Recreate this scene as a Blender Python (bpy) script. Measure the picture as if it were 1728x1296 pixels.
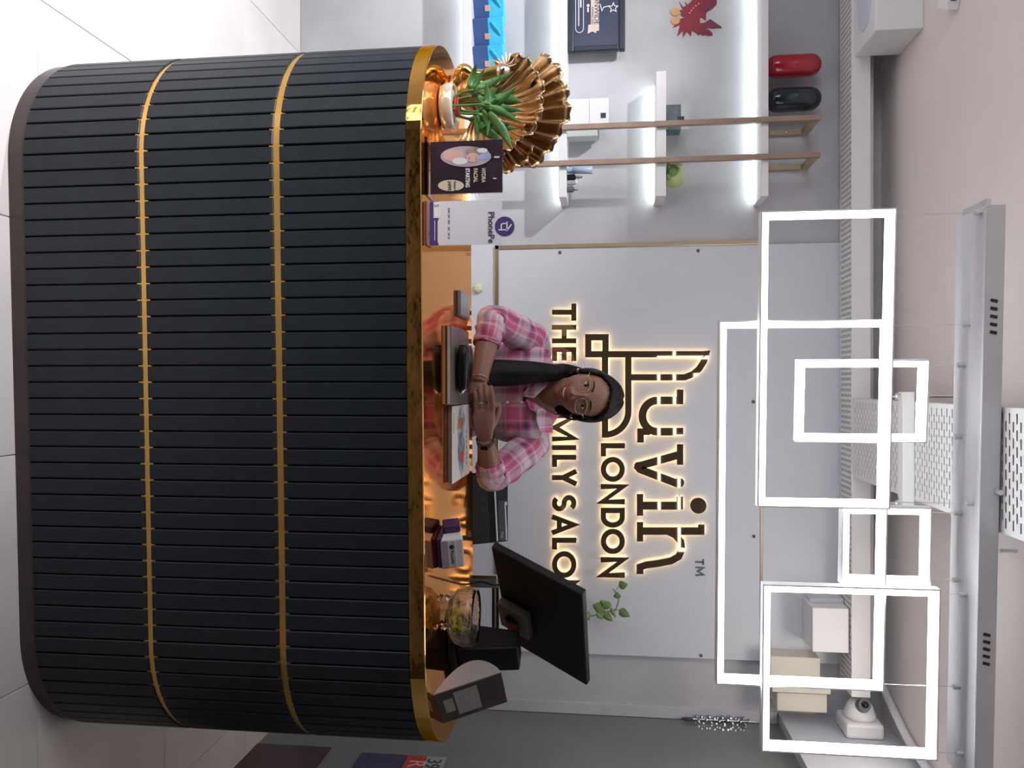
import bpy, bmesh, math, random
from mathutils import Vector, Matrix
random.seed(7)
C = bpy.context.scene.collection
S = bpy.context.scene
for o in list(bpy.data.objects): bpy.data.objects.remove(o)
PI = math.pi
# ---------------------------------------------------------------- camera (phone held sideways: world up points to image right)
F, PITCH, CAMH = 1330.0, math.radians(6.81), 1.49
CP, SP = math.cos(PITCH), math.sin(PITCH)
cam = bpy.data.cameras.new('camera'); camo = bpy.data.objects.new('camera', cam); C.objects.link(camo)
cam.sensor_fit = 'HORIZONTAL'; cam.sensor_width = 36; cam.lens = 36*F/1728; cam.clip_start = .05
M = Matrix(((0, -1, 0, 0), (SP, 0, -CP, 0), (CP, 0, SP, CAMH), (0, 0, 0, 1)))
camo.matrix_world = M
S.camera = camo
# ---------------------------------------------------------------- world, lights, exposure
S.view_settings.view_transform = 'Standard'; S.view_settings.look = 'None'
S.view_settings.exposure = 0.45; S.view_settings.gamma = 1.0; S.view_settings.use_curve_mapping = False
w = bpy.data.worlds.new('World'); S.world = w; w.use_nodes = True
w.node_tree.nodes['Background'].inputs[0].default_value = (.30, .27, .25, 1)
w.node_tree.nodes['Background'].inputs[1].default_value = 0.25
LED_STRENGTH = 5.8; SHELF_STRENGTH = 6.2; HALO_STRENGTH = 3.6
def lamp(kind, name, loc, target, energy, color, **kw):
    l = bpy.data.lights.new(name, kind); o = bpy.data.objects.new(name, l); C.objects.link(o)
    o.location = loc; o.rotation_euler = (Vector(target)-Vector(loc)).to_track_quat('-Z', 'Y').to_euler()
    l.energy = energy; l.color = color
    for k, v in kw.items(): setattr(l, k, v)
    return o
lamp('SPOT', 'downlight_left', (-1.95, 2.05, 2.66), (-1.75, 3.05, .0), 150, (.98, .975, 1), spot_size=math.radians(98), spot_blend=.75, shadow_soft_size=.035)
lamp('SPOT', 'front_left_fill_spot', (-1.75, .75, 2.68), (-1.32, 1.6, 0), 290, (.98, .97, 1), spot_size=math.radians(76), spot_blend=1.0, shadow_soft_size=.08)  # added fill spot, narrow cone brightens only the left front
lamp('AREA', 'left_fill_light', (-2.64, .45, 1.35), (-1.0, 1.25, .75), 40, (.95, .97, 1), shape='RECTANGLE', size=1.9, size_y=2.1)  # unseen fill added to brighten the left side, no window behind it
lamp('AREA', 'right_fill_light', (1.2, 2.95, 2.69), (1.2, 3.0, 0), 3.5, (1, .90, .82), size=.3)  # weak warm fill added for the right corner, no fixture there

# ---------------------------------------------------------------- measuring helpers: a photo point on a plane of known depth / height
def ray(px, py):
    a, b = (px-864)/F, (py-648)/F
    return Vector((b, CP+a*SP, -SP+a*CP))
def P(px, py, Y):
    d = ray(px, py); t = Y/d.y
    return Vector((d.x*t, Y, CAMH+d.z*t))
def PZ(px, py, z):
    d = ray(px, py); t = (z-CAMH)/d.z
    return Vector((d.x*t, d.y*t, z))
# ---------------------------------------------------------------- materials
MATS = {}
def mat(name, col, rough=.5, metal=0., emit=None, es=0., noise=0., nscale=8., bump=0., bscale=60., spec=.5, col2=None, trans=0., ior=1.45, coat=0., alpha=1., tint=None):
    m = bpy.data.materials.new(name); m.use_nodes = True; nt = m.node_tree; b = nt.nodes['Principled BSDF']
    b.inputs['Base Color'].default_value = (*col, 1); b.inputs['Roughness'].default_value = rough
    b.inputs['Metallic'].default_value = metal; b.inputs['Specular IOR Level'].default_value = spec
    b.inputs['Transmission Weight'].default_value = trans; b.inputs['IOR'].default_value = ior
    b.inputs['Coat Weight'].default_value = coat; b.inputs['Alpha'].default_value = alpha
    if emit: b.inputs['Emission Color'].default_value = (*emit, 1); b.inputs['Emission Strength'].default_value = es
    if tint: b.inputs['Specular Tint'].default_value = (*tint, 1)
    tc = nt.nodes.new('ShaderNodeTexCoord')
    if noise or col2:
        n = nt.nodes.new('ShaderNodeTexNoise'); n.inputs['Scale'].default_value = nscale; n.inputs['Detail'].default_value = 6
        nt.links.new(tc.outputs['Object'], n.inputs['Vector'])
        r = nt.nodes.new('ShaderNodeValToRGB'); c2 = col2 or tuple(min(1, c*(1+noise)) for c in col)
        c1 = col if col2 else tuple(c*(1-noise) for c in col)
        r.color_ramp.elements[0].position = .35; r.color_ramp.elements[1].position = .68
        r.color_ramp.elements[0].color = (*c1, 1); r.color_ramp.elements[1].color = (*c2, 1)
        nt.links.new(n.outputs['Fac'], r.inputs['Fac']); nt.links.new(r.outputs['Color'], b.inputs['Base Color'])
    if bump:
        n2 = nt.nodes.new('ShaderNodeTexNoise'); n2.inputs['Scale'].default_value = bscale; n2.inputs['Detail'].default_value = 3
        nt.links.new(tc.outputs['Object'], n2.inputs['Vector'])
        bp = nt.nodes.new('ShaderNodeBump'); bp.inputs['Strength'].default_value = bump; bp.inputs['Distance'].default_value = .01
        nt.links.new(n2.outputs['Fac'], bp.inputs['Height']); nt.links.new(bp.outputs['Normal'], b.inputs['Normal'])
    MATS[name] = m; return m
stone = mat('grey_stone', (.455, .455, .485), .38, col2=(.58, .575, .61), nscale=2.6, bump=.02, bscale=30)
panelm = mat('satin_panel', (.625, .64, .685), .42, noise=.015, nscale=5)
plaster = mat('plaster', (.74, .67, .65), .8, noise=.02, nscale=3)
tilem = mat('floor_tile', (.62, .58, .57), .16, col2=(.72, .68, .67), nscale=2.2)
groutm = mat('grout', (.52, .49, .48), .8, noise=.1)
darkwall = mat('dark_paint', (.07, .06, .055), .7, noise=.05)
glasswall = mat('smoked_glass_panel', (.17, .185, .18), .10, noise=.08, nscale=2, spec=.6)
slatm = mat('dark_green_slat', (.012, .0175, .0225), .45, spec=.42, noise=.12, nscale=14, bump=.03, bscale=200)
corem = mat('counter_core', (.008, .009, .010), .6, noise=.1)
plinthm = mat('plinth', (.05, .032, .032), .3, noise=.2, nscale=6)
goldm = mat('gold_mirror', (.90, .53, .27), .07, 1., tint=(.95, .66, .42), noise=.03, nscale=3, bump=.035, bscale=7)
goldtrim = mat('gold_trim', (.90, .50, .13), .10, 1., tint=(.9, .55, .2), noise=.10, nscale=5, bump=.20, bscale=14)
goldband = mat('gold_band', (.72, .42, .12), .30, 1., noise=.1, nscale=9)
lettergold = mat('letter_gold_mirror', (.34, .225, .14), .03, .82, noise=.04, nscale=3)
letterside = mat('letter_side', (.55, .40, .22), .3, 1., noise=.05)
halo = mat('warm_led', (1, .8, .5), .5, emit=(1, .72, .38), es=HALO_STRENGTH, noise=.01)
ledm = mat('white_led', (1, 1, 1), .5, emit=(.89, .945, 1), es=LED_STRENGTH, noise=.01)
shelfled = mat('cool_led', (1, 1, 1), .5, emit=(.86, 1, .97), es=SHELF_STRENGTH, noise=.01)
whitem = mat('white_paint', (.78, .77, .78), .45, noise=.015)
alum = mat('aluminium', (.68, .69, .71), .35, .7, noise=.03)
canopym = mat('canopy_grey', (.62, .62, .65), .35, .1, noise=.02)
traym = mat('tray_white', (.76, .74, .73), .5, noise=.02)
trayin = mat('hole_shade', (.035, .035, .04), .8, noise=.1)  # near-black colour that stands for the shade inside holes and slots
woodm = mat('walnut_strip', (.30, .20, .16), .5, col2=(.36, .25, .20), nscale=12)
woodl = mat('light_wood', (.42, .30, .20), .5, col2=(.50, .37, .26), nscale=12)
blackp = mat('black_plastic', (.008, .007, .008), .5, noise=.15, spec=.3)
blackg = mat('black_gloss', (.008, .009, .010), .06, noise=.1)
greyp = mat('grey_plastic', (.12, .12, .125), .4, noise=.08)
silver = mat('silver', (.75, .74, .73), .22, 1., noise=.03)
glassm = mat('clear_glass', (1, 1, 1), .02, trans=1., ior=1.45, noise=.001)
acryl = mat('clear_acrylic', (.97, .98, 1), .02, trans=1., ior=1.15, noise=.001)
paperw = mat('white_print', (.78, .78, .84), .45, noise=.01)
greytxt = mat('grey_ink', (.25, .25, .30), .6, noise=.02)
purple = mat('purple_print', (.085, .055, .22), .4, noise=.03)
inkd = mat('dark_ink', (.03, .03, .05), .5, noise=.05)
whitetx = mat('white_ink', (.85, .85, .88), .5, noise=.01)
# ---------------------------------------------------------------- geometry builder
WLOC = {}
class G:
    def __init__(s): s.v = []; s.f = []; s.uv = {}
    def add(s, vs, fs, uvs=None):
        n = len(s.v); s.v += [Vector(p) for p in vs]
        for i, f in enumerate(fs):
            if uvs: s.uv[len(s.f)] = uvs[i]
            s.f.append(tuple(n+k for k in f))
        return s
    def box(s, lo, hi, m=None):
        (a, b, c), (d, e, g) = lo, hi
        vs = [Vector(p) for p in ((a,b,c),(d,b,c),(d,e,c),(a,e,c),(a,b,g),(d,b,g),(d,e,g),(a,e,g))]
        if m: vs = [m @ p for p in vs]
        return s.add(vs, [(0,3,2,1),(4,5,6,7),(0,1,5,4),(1,2,6,5),(2,3,7,6),(3,0,4,7)])
    def loft(s, rings, cap=True, uv=None):
        n = len(rings[0]); vs = [p for r in rings for p in r]; fs = []; us = []
        for i in range(len(rings)-1):
            for k in range(n):
                k2 = (k+1) % n
                fs.append((i*n+k, i*n+k2, (i+1)*n+k2, (i+1)*n+k))
                if uv: us.append((uv(i,k), uv(i,k+1), uv(i+1,k+1), uv(i+1,k)))
        s.add(vs, fs, us if uv else None)
        if cap:
            b = len(s.v)-len(vs)
            s.f.append(tuple(b+k for k in reversed(range(n)))); s.f.append(tuple(b+(len(rings)-1)*n+k for k in range(n)))
        return s
    def tube(s, pts, rad, n=10, cap=True, closed=False, flat=1., ref=None, uv=None):
        pts = [Vector(p) for p in pts]
        if not hasattr(rad, '__len__'): rad = [rad]*len(pts)
        L = len(pts); rings = []; up = Vector(ref) if ref else None
        for i in range(L):
            if closed: t = pts[(i+1) % L]-pts[i-1]
            else: t = pts[min(i+1, L-1)]-pts[max(i-1, 0)]
            t.normalize()
            if up is None: up = Vector((0, 0, 1)) if abs(t.z) < .9 else Vector((0, 1, 0))
            x = (up-t*up.dot(t))
            if x.length < 1e-6: x = t.orthogonal()
            x.normalize(); y = t.cross(x)
            if not ref: up = x
            rings.append([pts[i]+x*rad[i]*math.cos(2*PI*k/n)+y*rad[i]*flat*math.sin(2*PI*k/n) for k in range(n)])
        if closed: rings.append(rings[0]); cap = False
        return s.loft(rings, cap, uv)
    def cyl(s, a, b, r, r2=None, n=16): return s.tube([a, b], [r, r if r2 is None else r2], n)
    def lathe(s, prof, c, n=32, cap=True, axis=None):
        c = Vector(c); A = axis
        rings = []
        for r, z in prof:
            ring = [Vector((r*math.cos(2*PI*k/n), r*math.sin(2*PI*k/n), z)) for k in range(n)]
            rings.append([c+(A @ p if A else p) for p in ring])
        return s.loft(rings, cap)
    def sph(s, c, r, nu=16, nv=10, m=None):
        c = Vector(c); r = r if hasattr(r, '__len__') else (r, r, r); rings = []
        for j in range(1, nv):
            th = PI*j/nv
            ring = [Vector((r[0]*math.sin(th)*math.cos(2*PI*k/nu), r[1]*math.sin(th)*math.sin(2*PI*k/nu), -r[2]*math.cos(th))) for k in range(nu)]
            rings.append([c+(m @ p if m else p) for p in ring])
        return s.loft(rings, True)
    def prism(s, poly, O, U, V, N, h):
        """2-D polygon (u,v) in the frame O,U,V, extruded by h along N"""
        O, U, V, N = map(Vector, (O, U, V, N)); n = len(poly)
        a = [O+U*p[0]+V*p[1] for p in poly]; b = [p+N*h for p in a]
        fs = [tuple(reversed(range(n))), tuple(range(n, 2*n))]+[(i, (i+1) % n, n+(i+1) % n, n+i) for i in range(n)]
        return s.add(a+b, fs)
    def grid(s, fn, nu, nv, uvf=None):
        vs = [fn(i/nu, j/nv) for i in range(nu+1) for j in range(nv+1)]
        fs = [(i*(nv+1)+j, (i+1)*(nv+1)+j, (i+1)*(nv+1)+j+1, i*(nv+1)+j+1) for i in range(nu) for j in range(nv)]
        us = None
        if uvf: us = [tuple(uvf(a/nu, b/nv) for a, b in ((i,j),(i+1,j),(i+1,j+1),(i,j+1))) for i in range(nu) for j in range(nv)]
        return s.add(vs, fs, us)
    def build(s, name, m, parent=None, smooth=False, bevel=0, seg=2, solid=0, fixn=True, origin=None):
        lo = [min(p[i] for p in s.v) for i in range(3)]; hi = [max(p[i] for p in s.v) for i in range(3)]
        ctr = Vector(origin) if origin else Vector(((lo[0]+hi[0])/2, (lo[1]+hi[1])/2, lo[2] if parent is None else (lo[2]+hi[2])/2))
        me = bpy.data.meshes.new(name); me.from_pydata([p-ctr for p in s.v], [], s.f)
        if s.uv:
            ul = me.uv_layers.new(name='UVMap')
            for i, poly in enumerate(me.polygons):
                if i in s.uv:
                    for li, u in zip(poly.loop_indices, s.uv[i]): ul.data[li].uv = u
        bm = bmesh.new(); bm.from_mesh(me)
        if fixn: bmesh.ops.recalc_face_normals(bm, faces=bm.faces)
        if bevel:
            ed = [e for e in bm.edges if len(e.link_faces) == 2 and e.calc_face_angle(0) > .5]
            bmesh.ops.bevel(bm, geom=ed, offset=bevel, segments=seg, affect='EDGES', profile=.5, clamp_overlap=True)
        for f in bm.faces: f.smooth = smooth
        bm.to_mesh(me); bm.free(); me.validate()
        me.materials.append(m)
        o = bpy.data.objects.new(name, me); C.objects.link(o)
        if solid:
            md = o.modifiers.new('solid', 'SOLIDIFY'); md.thickness = solid; md.offset = 0
        if parent: o.parent = parent; o.location = ctr-WLOC[parent]
        else: o.location = ctr
        WLOC[o] = ctr
        return o
def tag(o, label=None, cat=None, group=None, kind=None):
    if label: o['label'] = label
    if cat: o['category'] = cat
    if group: o['group'] = group
    if kind: o['kind'] = kind
    return o
def thing(name, label, cat, loc, group=None):
    o = bpy.data.objects.new(name, None); C.objects.link(o); o.location = loc; o.empty_display_size = .05
    WLOC[o] = Vector(loc); return tag(o, label, cat, group)
def copy_part(o, parent, loc, rot=None):
    c = o.copy(); C.objects.link(c); c.parent = parent; c.location = Vector(loc)-WLOC[parent]
    if rot: c.rotation_euler = rot
    WLOC[c] = Vector(loc); return c
def struct(o): return tag(o, kind='structure')
def bez(pts, n=8):
    """Catmull-Rom through points"""
    pts = [Vector(p) for p in pts]; out = []
    for i in range(len(pts)-1):
        p0 = pts[max(i-1, 0)]; p1 = pts[i]; p2 = pts[i+1]; p3 = pts[min(i+2, len(pts)-1)]
        for k in range(n):
            t = k/n
            out.append(.5*((2*p1)+(p2-p0)*t+(2*p0-5*p1+4*p2-p3)*t*t+(3*p1-p0-3*p2+p3)*t**3))
    out.append(pts[-1]); return out
def lerp_list(r, n):
    out = []
    for i in range(len(r)-1):
        for k in range(n): out.append(r[i]+(r[i+1]-r[i])*k/n)
    return out+[r[-1]]
def text(name, body, m, parent, O, U, V, size, depth=.0006, align='LEFT', bold=0., width=None):
    """flat printed lettering: a text curve turned into a mesh, laid in the frame O,U,V"""
    cu = bpy.data.curves.new('t', 'FONT'); cu.body = body; cu.size = size; cu.extrude = depth/2; cu.align_x = align; cu.offset = bold; cu.resolution_u = 3
    to = bpy.data.objects.new('t', cu); C.objects.link(to)
    me = bpy.data.meshes.new_from_object(to.evaluated_get(bpy.context.evaluated_depsgraph_get()))
    bpy.data.objects.remove(to); bpy.data.curves.remove(cu)
    O, U, V = Vector(O), Vector(U).normalized(), Vector(V).normalized(); N = U.cross(V)
    sx = width/max(1e-6, max(v.co.x for v in me.vertices)-min(v.co.x for v in me.vertices)) if width else 1.
    g = G(); g.add([O+U*v.co.x*sx+V*v.co.y+N*(v.co.z+depth*.5) for v in me.vertices], [tuple(p.vertices) for p in me.polygons])
    bpy.data.meshes.remove(me)
    return g.build(name, m, parent, fixn=False)
def offset_stroke(pts, w, closed=False):
    """mitred left / right offsets of a 2-D polyline"""
    n = len(pts); L = []; R = []
    for i in range(n):
        a = Vector(pts[i-1]) if (i > 0 or closed) else None
        b = Vector(pts[i]); c = Vector(pts[(i+1) % n]) if (i < n-1 or closed) else None
        d1 = (b-a).normalized() if a is not None else None; d2 = (c-b).normalized() if c is not None else None
        if d1 is None: d1 = d2
        if d2 is None: d2 = d1
        n1 = Vector((-d1.y, d1.x)); n2 = Vector((-d2.y, d2.x)); mm = (n1+n2)
        if mm.length < 1e-4: mm = n1
        mm.normalize(); k = w/2/max(.4, mm.dot(n1))
        L.append(b+mm*k); R.append(b-mm*k)
    return L, R
def stroke_solid(g, pts, w, fn, back, closed=False):
    """fn(u,v)->front world point; back = vector to the rear face"""
    L, R = offset_stroke([Vector(p) for p in pts], w, closed); n = len(pts)
    a = [fn(p.x, p.y) for p in L]; b = [fn(p.x, p.y) for p in R]; back = Vector(back)
    vs = a+b+[p+back for p in a]+[p+back for p in b]; fs = []
    for i in range(n if closed else n-1):
        j = (i+1) % n
        fs += [(i, j, n+j, n+i), (2*n+i, 3*n+i, 3*n+j, 2*n+j), (i, 2*n+i, 2*n+j, j), (n+i, n+j, 3*n+j, 3*n+i)]
    if not closed: fs += [(0, n, 3*n, 2*n), (n-1, 3*n-1, 4*n-1, 2*n-1)]
    g.add(vs, fs)
def arc(cx, cy, rx, ry, a0, a1, n=14):
    return [(cx+rx*math.cos(math.radians(a0+(a1-a0)*k/n)), cy+ry*math.sin(math.radians(a0+(a1-a0)*k/n))) for k in range(n+1)]
X1, Y1, Z1 = Vector((1, 0, 0)), Vector((0, 1, 0)), Vector((0, 0, 1))
YW = 3.72            # back wall plane
CEIL = 2.72
XR = 1.55            # right glass partition
XL = -2.7
# ================================================================ SETTING
fl = G().box((XL, -3.2, -.12), (3.2, YW+.3, -.008)).build('floor', groutm); struct(fl)
tp = G().box((-.2990, -.2990, -.008), (.2990, .2990, 0)).build('tile', tilem, fl, bevel=.0015, seg=1, origin=(0, 0, 0))
first = True
for i in range(10):
    for j in range(12):
        x = XL+.3+.6*i-.12; y = 3.42-.6*j
        if first: tp.location = Vector((x, y, 0))-WLOC[fl]; WLOC[tp] = Vector((x, y, 0)); first = False
        elif x < 3.1: copy_part(tp, fl, (x, y, 0))
struct(G().box((XL, -3.2, CEIL), (3.2, YW+.3, CEIL+.1)).build('ceiling', plaster))
wb = struct(G().box((XL, YW, 0), (3.2, YW+.12, CEIL)).build('wall_back', stone))
struct(G().box((XL-.12, -3.2, 0), (XL, YW, CEIL)).build('wall_left', stone))
struct(G().box((XL, -3.32, 0), (3.2, -3.2, CEIL)).build('wall_front', darkwall))
# right glass partition along X = XR (Y 2.0 .. wall) and the corner strip
wr = struct(G().box((XR, 1.0, .0), (XR+.02, YW-.001, CEIL)).build('wall_right', glasswall))
pil = struct(G().box((XR-.055, YW-.012, 0), (XR-.002, YW, 2.265)).build('trim_1', stone, bevel=.001))
struct(G().box((XR-.05, 2.2, 2.27), (XR-.0005, YW-.001, CEIL-.001)).build('trim_2', mat('pale_blue_fascia', (.55, .57, .62), .5, noise=.02), bevel=.002))
struct(G().box((3.2, -3.2, 0), (3.3, YW, CEIL)).build('wall_side', darkwall))
# ================================================================ RECEPTION COUNTER
CX, CY, CL, CD, CR, CYAW, CH = .034, 2.170, .945, .686, .40, .0335, 1.060
cyw, syw = math.cos(CYAW), math.sin(CYAW)
def cpt(x, y, z): return Vector((CX+x*cyw-y*syw, CY+x*syw+y*cyw, z))
def crect(inset, n=26):
    """rounded outline in counter space as (x,y,nx,ny); starts at left-back, runs along left, front, right"""
    L, D, r = CL-inset, CD/2-inset, CR-inset; r = min(r, D-.001); pts = []
    for cx, cy, a0 in ((-L+r, -D+r, 180), (L-r, -D+r, 270), (L-r, D-r, 0), (-L+r, D-r, 90)):
        for k in range(n+1):
            a = math.radians(a0+90*k/n); pts.append((cx+r*math.cos(a), cy+r*math.sin(a), math.cos(a), math.sin(a)))
    return pts
def rring(g, i0, i1, z0, z1):
    """solid ring or slab between insets i0 (outer) and i1 (inner, None = solid)"""
    o = crect(i0)
    if i1 is None:
        g.loft([[cpt(p[0], p[1], z) for p in o] for z in (z0, z1)])
    else:
        q = crect(i1)
        R = [[cpt(p[0], p[1], z0) for p in o], [cpt(p[0], p[1], z1) for p in o], [cpt(p[0], p[1], z1) for p in q], [cpt(p[0], p[1], z0) for p in q]]
        g.loft(R+[R[0]], False)
    return g
counter = thing('reception_counter', 'rounded reception counter of dark green vertical slats with gold bands and mirror top', 'counter', (CX, CY, 0))
rring(G(), .018, None, .0, 1.022).build('body', corem, counter, smooth=False)
rring(G(), .006, .02, 0, .042).build('plinth', plinthm, counter)
tag(rring(G(), .005, .0185, .340, .374).build('gold_band', goldband, counter), 'lower gold band')
tag(rring(G(), .005, .0185, .685, .721).build('gold_band', goldband, counter), 'upper gold band')
rring(G(), .0, .03, 1.022, 1.0585).build('edge_trim', goldtrim, counter, bevel=.001, seg=1)
rring(G(), .001, None, 1.050, CH).build('countertop', goldm, counter, bevel=.0012, seg=2)
# slats: walk the outline
line = crect(.010, 60); line = line+[line[0]]
ds = [0]
for a, b in zip(line, line[1:]): ds.append(ds[-1]+math.hypot(b[0]-a[0], b[1]-a[1]))
total = ds[-1]; NS = 80; pitch = 0; slots = []
def along(s):
    s = s % total
    for i in range(len(ds)-1):
        if ds[i+1] >= s:
            t = (s-ds[i])/max(1e-9, ds[i+1]-ds[i]); a, b = line[i], line[i+1]
            nx, ny = a[2]+(b[2]-a[2])*t, a[3]+(b[3]-a[3])*t; l = math.hypot(nx, ny)
            return a[0]+(b[0]-a[0])*t, a[1]+(b[1]-a[1])*t, nx/l, ny/l
pitch = .0405
i_mid = total*.0
# front span: start a little behind the left tip and end a little behind the right tip
front_len = 2*(PI/2*(CR-.01))+2*(CL-CR)
s0 = -.10; n_s = int((front_len+.20)/pitch)
for ti, (z0, z1) in enumerate(((.044, .351), (.3645, .695), (.7115, 1.021))):
    base = None
    for k in range(n_s):
        x, y, nx, ny = along(s0+pitch*(k+.5)+total)
        p = cpt(x, y, (z0+z1)/2); ang = math.atan2(ny, nx)+CYAW+PI/2
        if base is None:
            h = (z1-z0)/2
            base = G().box((-.0186, -.0085, -h), (.0186, .007, h)).build('slat', slatm, counter, bevel=.002, seg=1, origin=(0, 0, 0))
            base.location = p-WLOC[counter]; base.rotation_euler = (0, 0, ang)
        else: copy_part(base, counter, p, (0, 0, ang))
# ================================================================ BACK WALL: sign panels, trims
YP = 3.688
pl, pr = P(1000, 418, YP).x, P(1100, 1108, YP).x
z_lo, z_mid, z_hi = P(842, 650, YP).z, P(1285, 650, YP).z, 2.62
tag(G().box((pl, YP, z_lo), (pr, YW-.001, z_mid-.006)).build('sign_panel', panelm, bevel=.001, seg=1),
    'large pale grey panel on the back wall behind the gold lettering', 'panel', 'pale wall panels')
tag(G().box((pl, YP, z_mid+.006), (pr, YW-.001, z_hi)).build('upper_panel', panelm, bevel=.001, seg=1),
    'pale grey panel above the lettering, behind the hanging light squares', 'panel', 'pale wall panels')
tag(G().box((pl-.03, YP+.004, .0), (pr, YW-.001, z_lo-.02)).build('lower_panel', panelm, bevel=.001, seg=1),
    'pale grey panel low on the wall under the lettering panel', 'panel', 'pale wall panels')
tr = thing('panel_trim', 'thin champagne gold edging strip round the lettering panel', 'trim', (pl, YP, z_lo))
champ = mat('champagne_trim', (.62, .50, .36), .28, .9, noise=.05)
G().box((pl-.020, YP-.006, z_lo-.02), (pl, YW-.001, z_mid+.03)).build('trim_strip', champ, tr, bevel=.002)
G().box((pl-.020, YP-.006, z_lo-.0205), (pr, YW-.001, z_lo)).build('trim_strip', champ, tr, bevel=.002)
G().box((pl, YP-.004, z_mid-.006), (pr, YW-.001, z_mid+.006)).build('trim_strip', champ, tr, bevel=.001)
for i, (px, py) in enumerate(((945, 424), (1178, 421), (1271, 678), (1272, 905), (1183, 1109))):
    p = P(px, py+(2 if py < 500 else -3 if py > 1000 else 0), YP)
    lab = ('round steel screw cap low on the left edge of the lettering panel', 'round steel screw cap high on the left edge of the lettering panel',
           'round steel screw cap under the joint line, left one of two', 'round steel screw cap under the joint line, right one of two', 'round steel screw cap at the right edge of the lettering panel')[i]
    tag(G().lathe([(.0075, 0), (.0075, .004), (.004, .007), (.001, .0075)], p, 16, axis=Matrix.Rotation(PI/2, 3, 'X')).build('screw_cap', greyp, smooth=True), lab, 'screw', 'panel screw caps')
kn = P(807, 487, YP)
tag(G().lathe([(.020, -.008), (.022, .003), (.020, .012), (.012, .016), (.002, .017)], kn, 6, axis=Matrix.Rotation(PI/2, 3, 'X')).build('cabinet_knob', mat('ivory_knob', (.72, .66, .38), .35, noise=.04)),
    'small ivory six-sided knob on the low wall panel left of the woman', 'knob')
# ---- the backlit sign
YS = 3.660
def W(u, v): return P(900+v/2.2333, 480+u/2.2333, YS)       # letter sheet: u to the right, v up
sc = P(1000, 700, YS)
sign = thing('wall_sign', 'bronze gold mirror letters with warm backlight on the pale wall panel', 'sign', (sc.x, YP, sc.z))
def letter(strokes, w, lab=None, blobs=()):
    """strokes: list of (points, closed[, width])"""
    g = G(); hg = G(); k = 0
    for st in strokes:
        pts, cl = st[0], st[1]; ww = st[2] if len(st) > 2 else w
        off = Vector((0, .0003*k, 0)); k += 1
        stroke_solid(g, pts, ww, lambda u, v: W(u, v)+off, (0, .014, 0), cl)
        stroke_solid(hg, pts, ww*.72, lambda u, v: W(u, v)+Vector((0, .0142, 0))+off, (0, .003, 0), cl)
    for (u, v, r) in blobs:
        a = W(u, v); rr = r/2.2333/360*1.0
        g.lathe([(rr, -.014), (rr, .0003), (.0005, .0003)], a, 28, axis=Matrix.Rotation(PI/2, 3, 'X'))
        hg.lathe([(rr*.8, -.017), (rr*.8, -.0142)], a, 24, axis=Matrix.Rotation(PI/2, 3, 'X'))
    o = g.build('letter', lettergold, sign)
    hg.build('back_light', halo, o)
    G().cyl(W(*strokes[0][0][0])+Vector((0, .015, 0)), W(*strokes[0][0][0])+Vector((0, YP-YS+.001, 0)), .003, n=8).build('standoff', letterside, o)
    return o
# tagline row, cap height v 70..162
def cap(ch, u0, u1, v0, v1, w):
    h = w/2; a, b, c, d = u0+h, u1-h, v0, v1; m = (u0+u1)/2; vm = (v0+v1)/2
    if ch == 'T': return [([(u0, d-h), (u1, d-h)], 0), ([(m, d-h), (m, c)], 0)]
    if ch == 'H': return [([(a, c), (a, d)], 0), ([(b, c), (b, d)], 0), ([(a, vm), (b, vm)], 0)]
    if ch == 'E': return [([(a, c), (a, d)], 0), ([(u0, d-h), (u1, d-h)], 0), ([(u0, c+h), (u1, c+h)], 0), ([(u0, vm), (u1-2, vm)], 0)]
    if ch == 'F': return [([(a, c), (a, d)], 0), ([(u0, d-h), (u1, d-h)], 0), ([(u0, vm), (u1-3, vm)], 0)]
    if ch == 'A': return [([(a, c), (m, d-h), (b, c)], 0), ([(a+(m-a)*.3, c+(d-c)*.3), (b-(b-m)*.3, c+(d-c)*.3)], 0)]
    if ch == 'M': return [([(a, c), (a+3, d-h), (m, c+h), (b-3, d-h), (b, c)], 0)]
    if ch == 'I': return [([(m, c), (m, d)], 0)]
    if ch == 'L': return [([(a, d), (a, c+h), (u1, c+h)], 0)]
    if ch == 'Y': return [([(a, d), (m, vm-4), (b, d)], 0), ([(m, vm), (m, c)], 0)]
    if ch == 'O': return [(arc(m, vm, (b-a)/2, (d-c)/2-h, 0, 348, 30), 1)]
    if ch == 'N': return [([(a, c), (a, d-h*.6), (b, c+h*.6), (b, d)], 0)]
    if ch == 'D': return [([(a, c+h), (a, d-h), (m-2, d-h)]+arc(m-2, vm, b-m+2, (d-c)/2-h, 90, -90, 18)[1:]+[(a, c+h)][:0], 1)]
    if ch == 'S':
        r = (d-c)/4-h/2
        return [(arc(m, d-h-r, (b-a)/2, r, 35, 270, 16)+arc(m, c+h+r, (b-a)/2, r, 90, -145, 16)[1:], 0)]
for ch, u0, u1 in (('T', 72, 137), ('H', 152, 222), ('E', 236, 289), ('F', 336, 385), ('A', 392, 470), ('M', 486, 592), ('I', 604, 626), ('L', 642, 688), ('Y', 694, 762),
                   ('S', 794, 855), ('A', 866, 946), ('L', 955, 999), ('O', 1006, 1106), ('N', 1114, 1190)):
    letter(cap(ch, u0, u1, 70, 162, 19 if ch != 'I' else 20), 19)
for ch, u0, u1 in (('L', 598, 648), ('O', 650, 744), ('N', 752, 829), ('D', 842, 917), ('O', 921, 1016), ('N', 1028, 1106)):
    letter(cap(ch, u0, u1, 254, 345, 20), 20)
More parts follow.
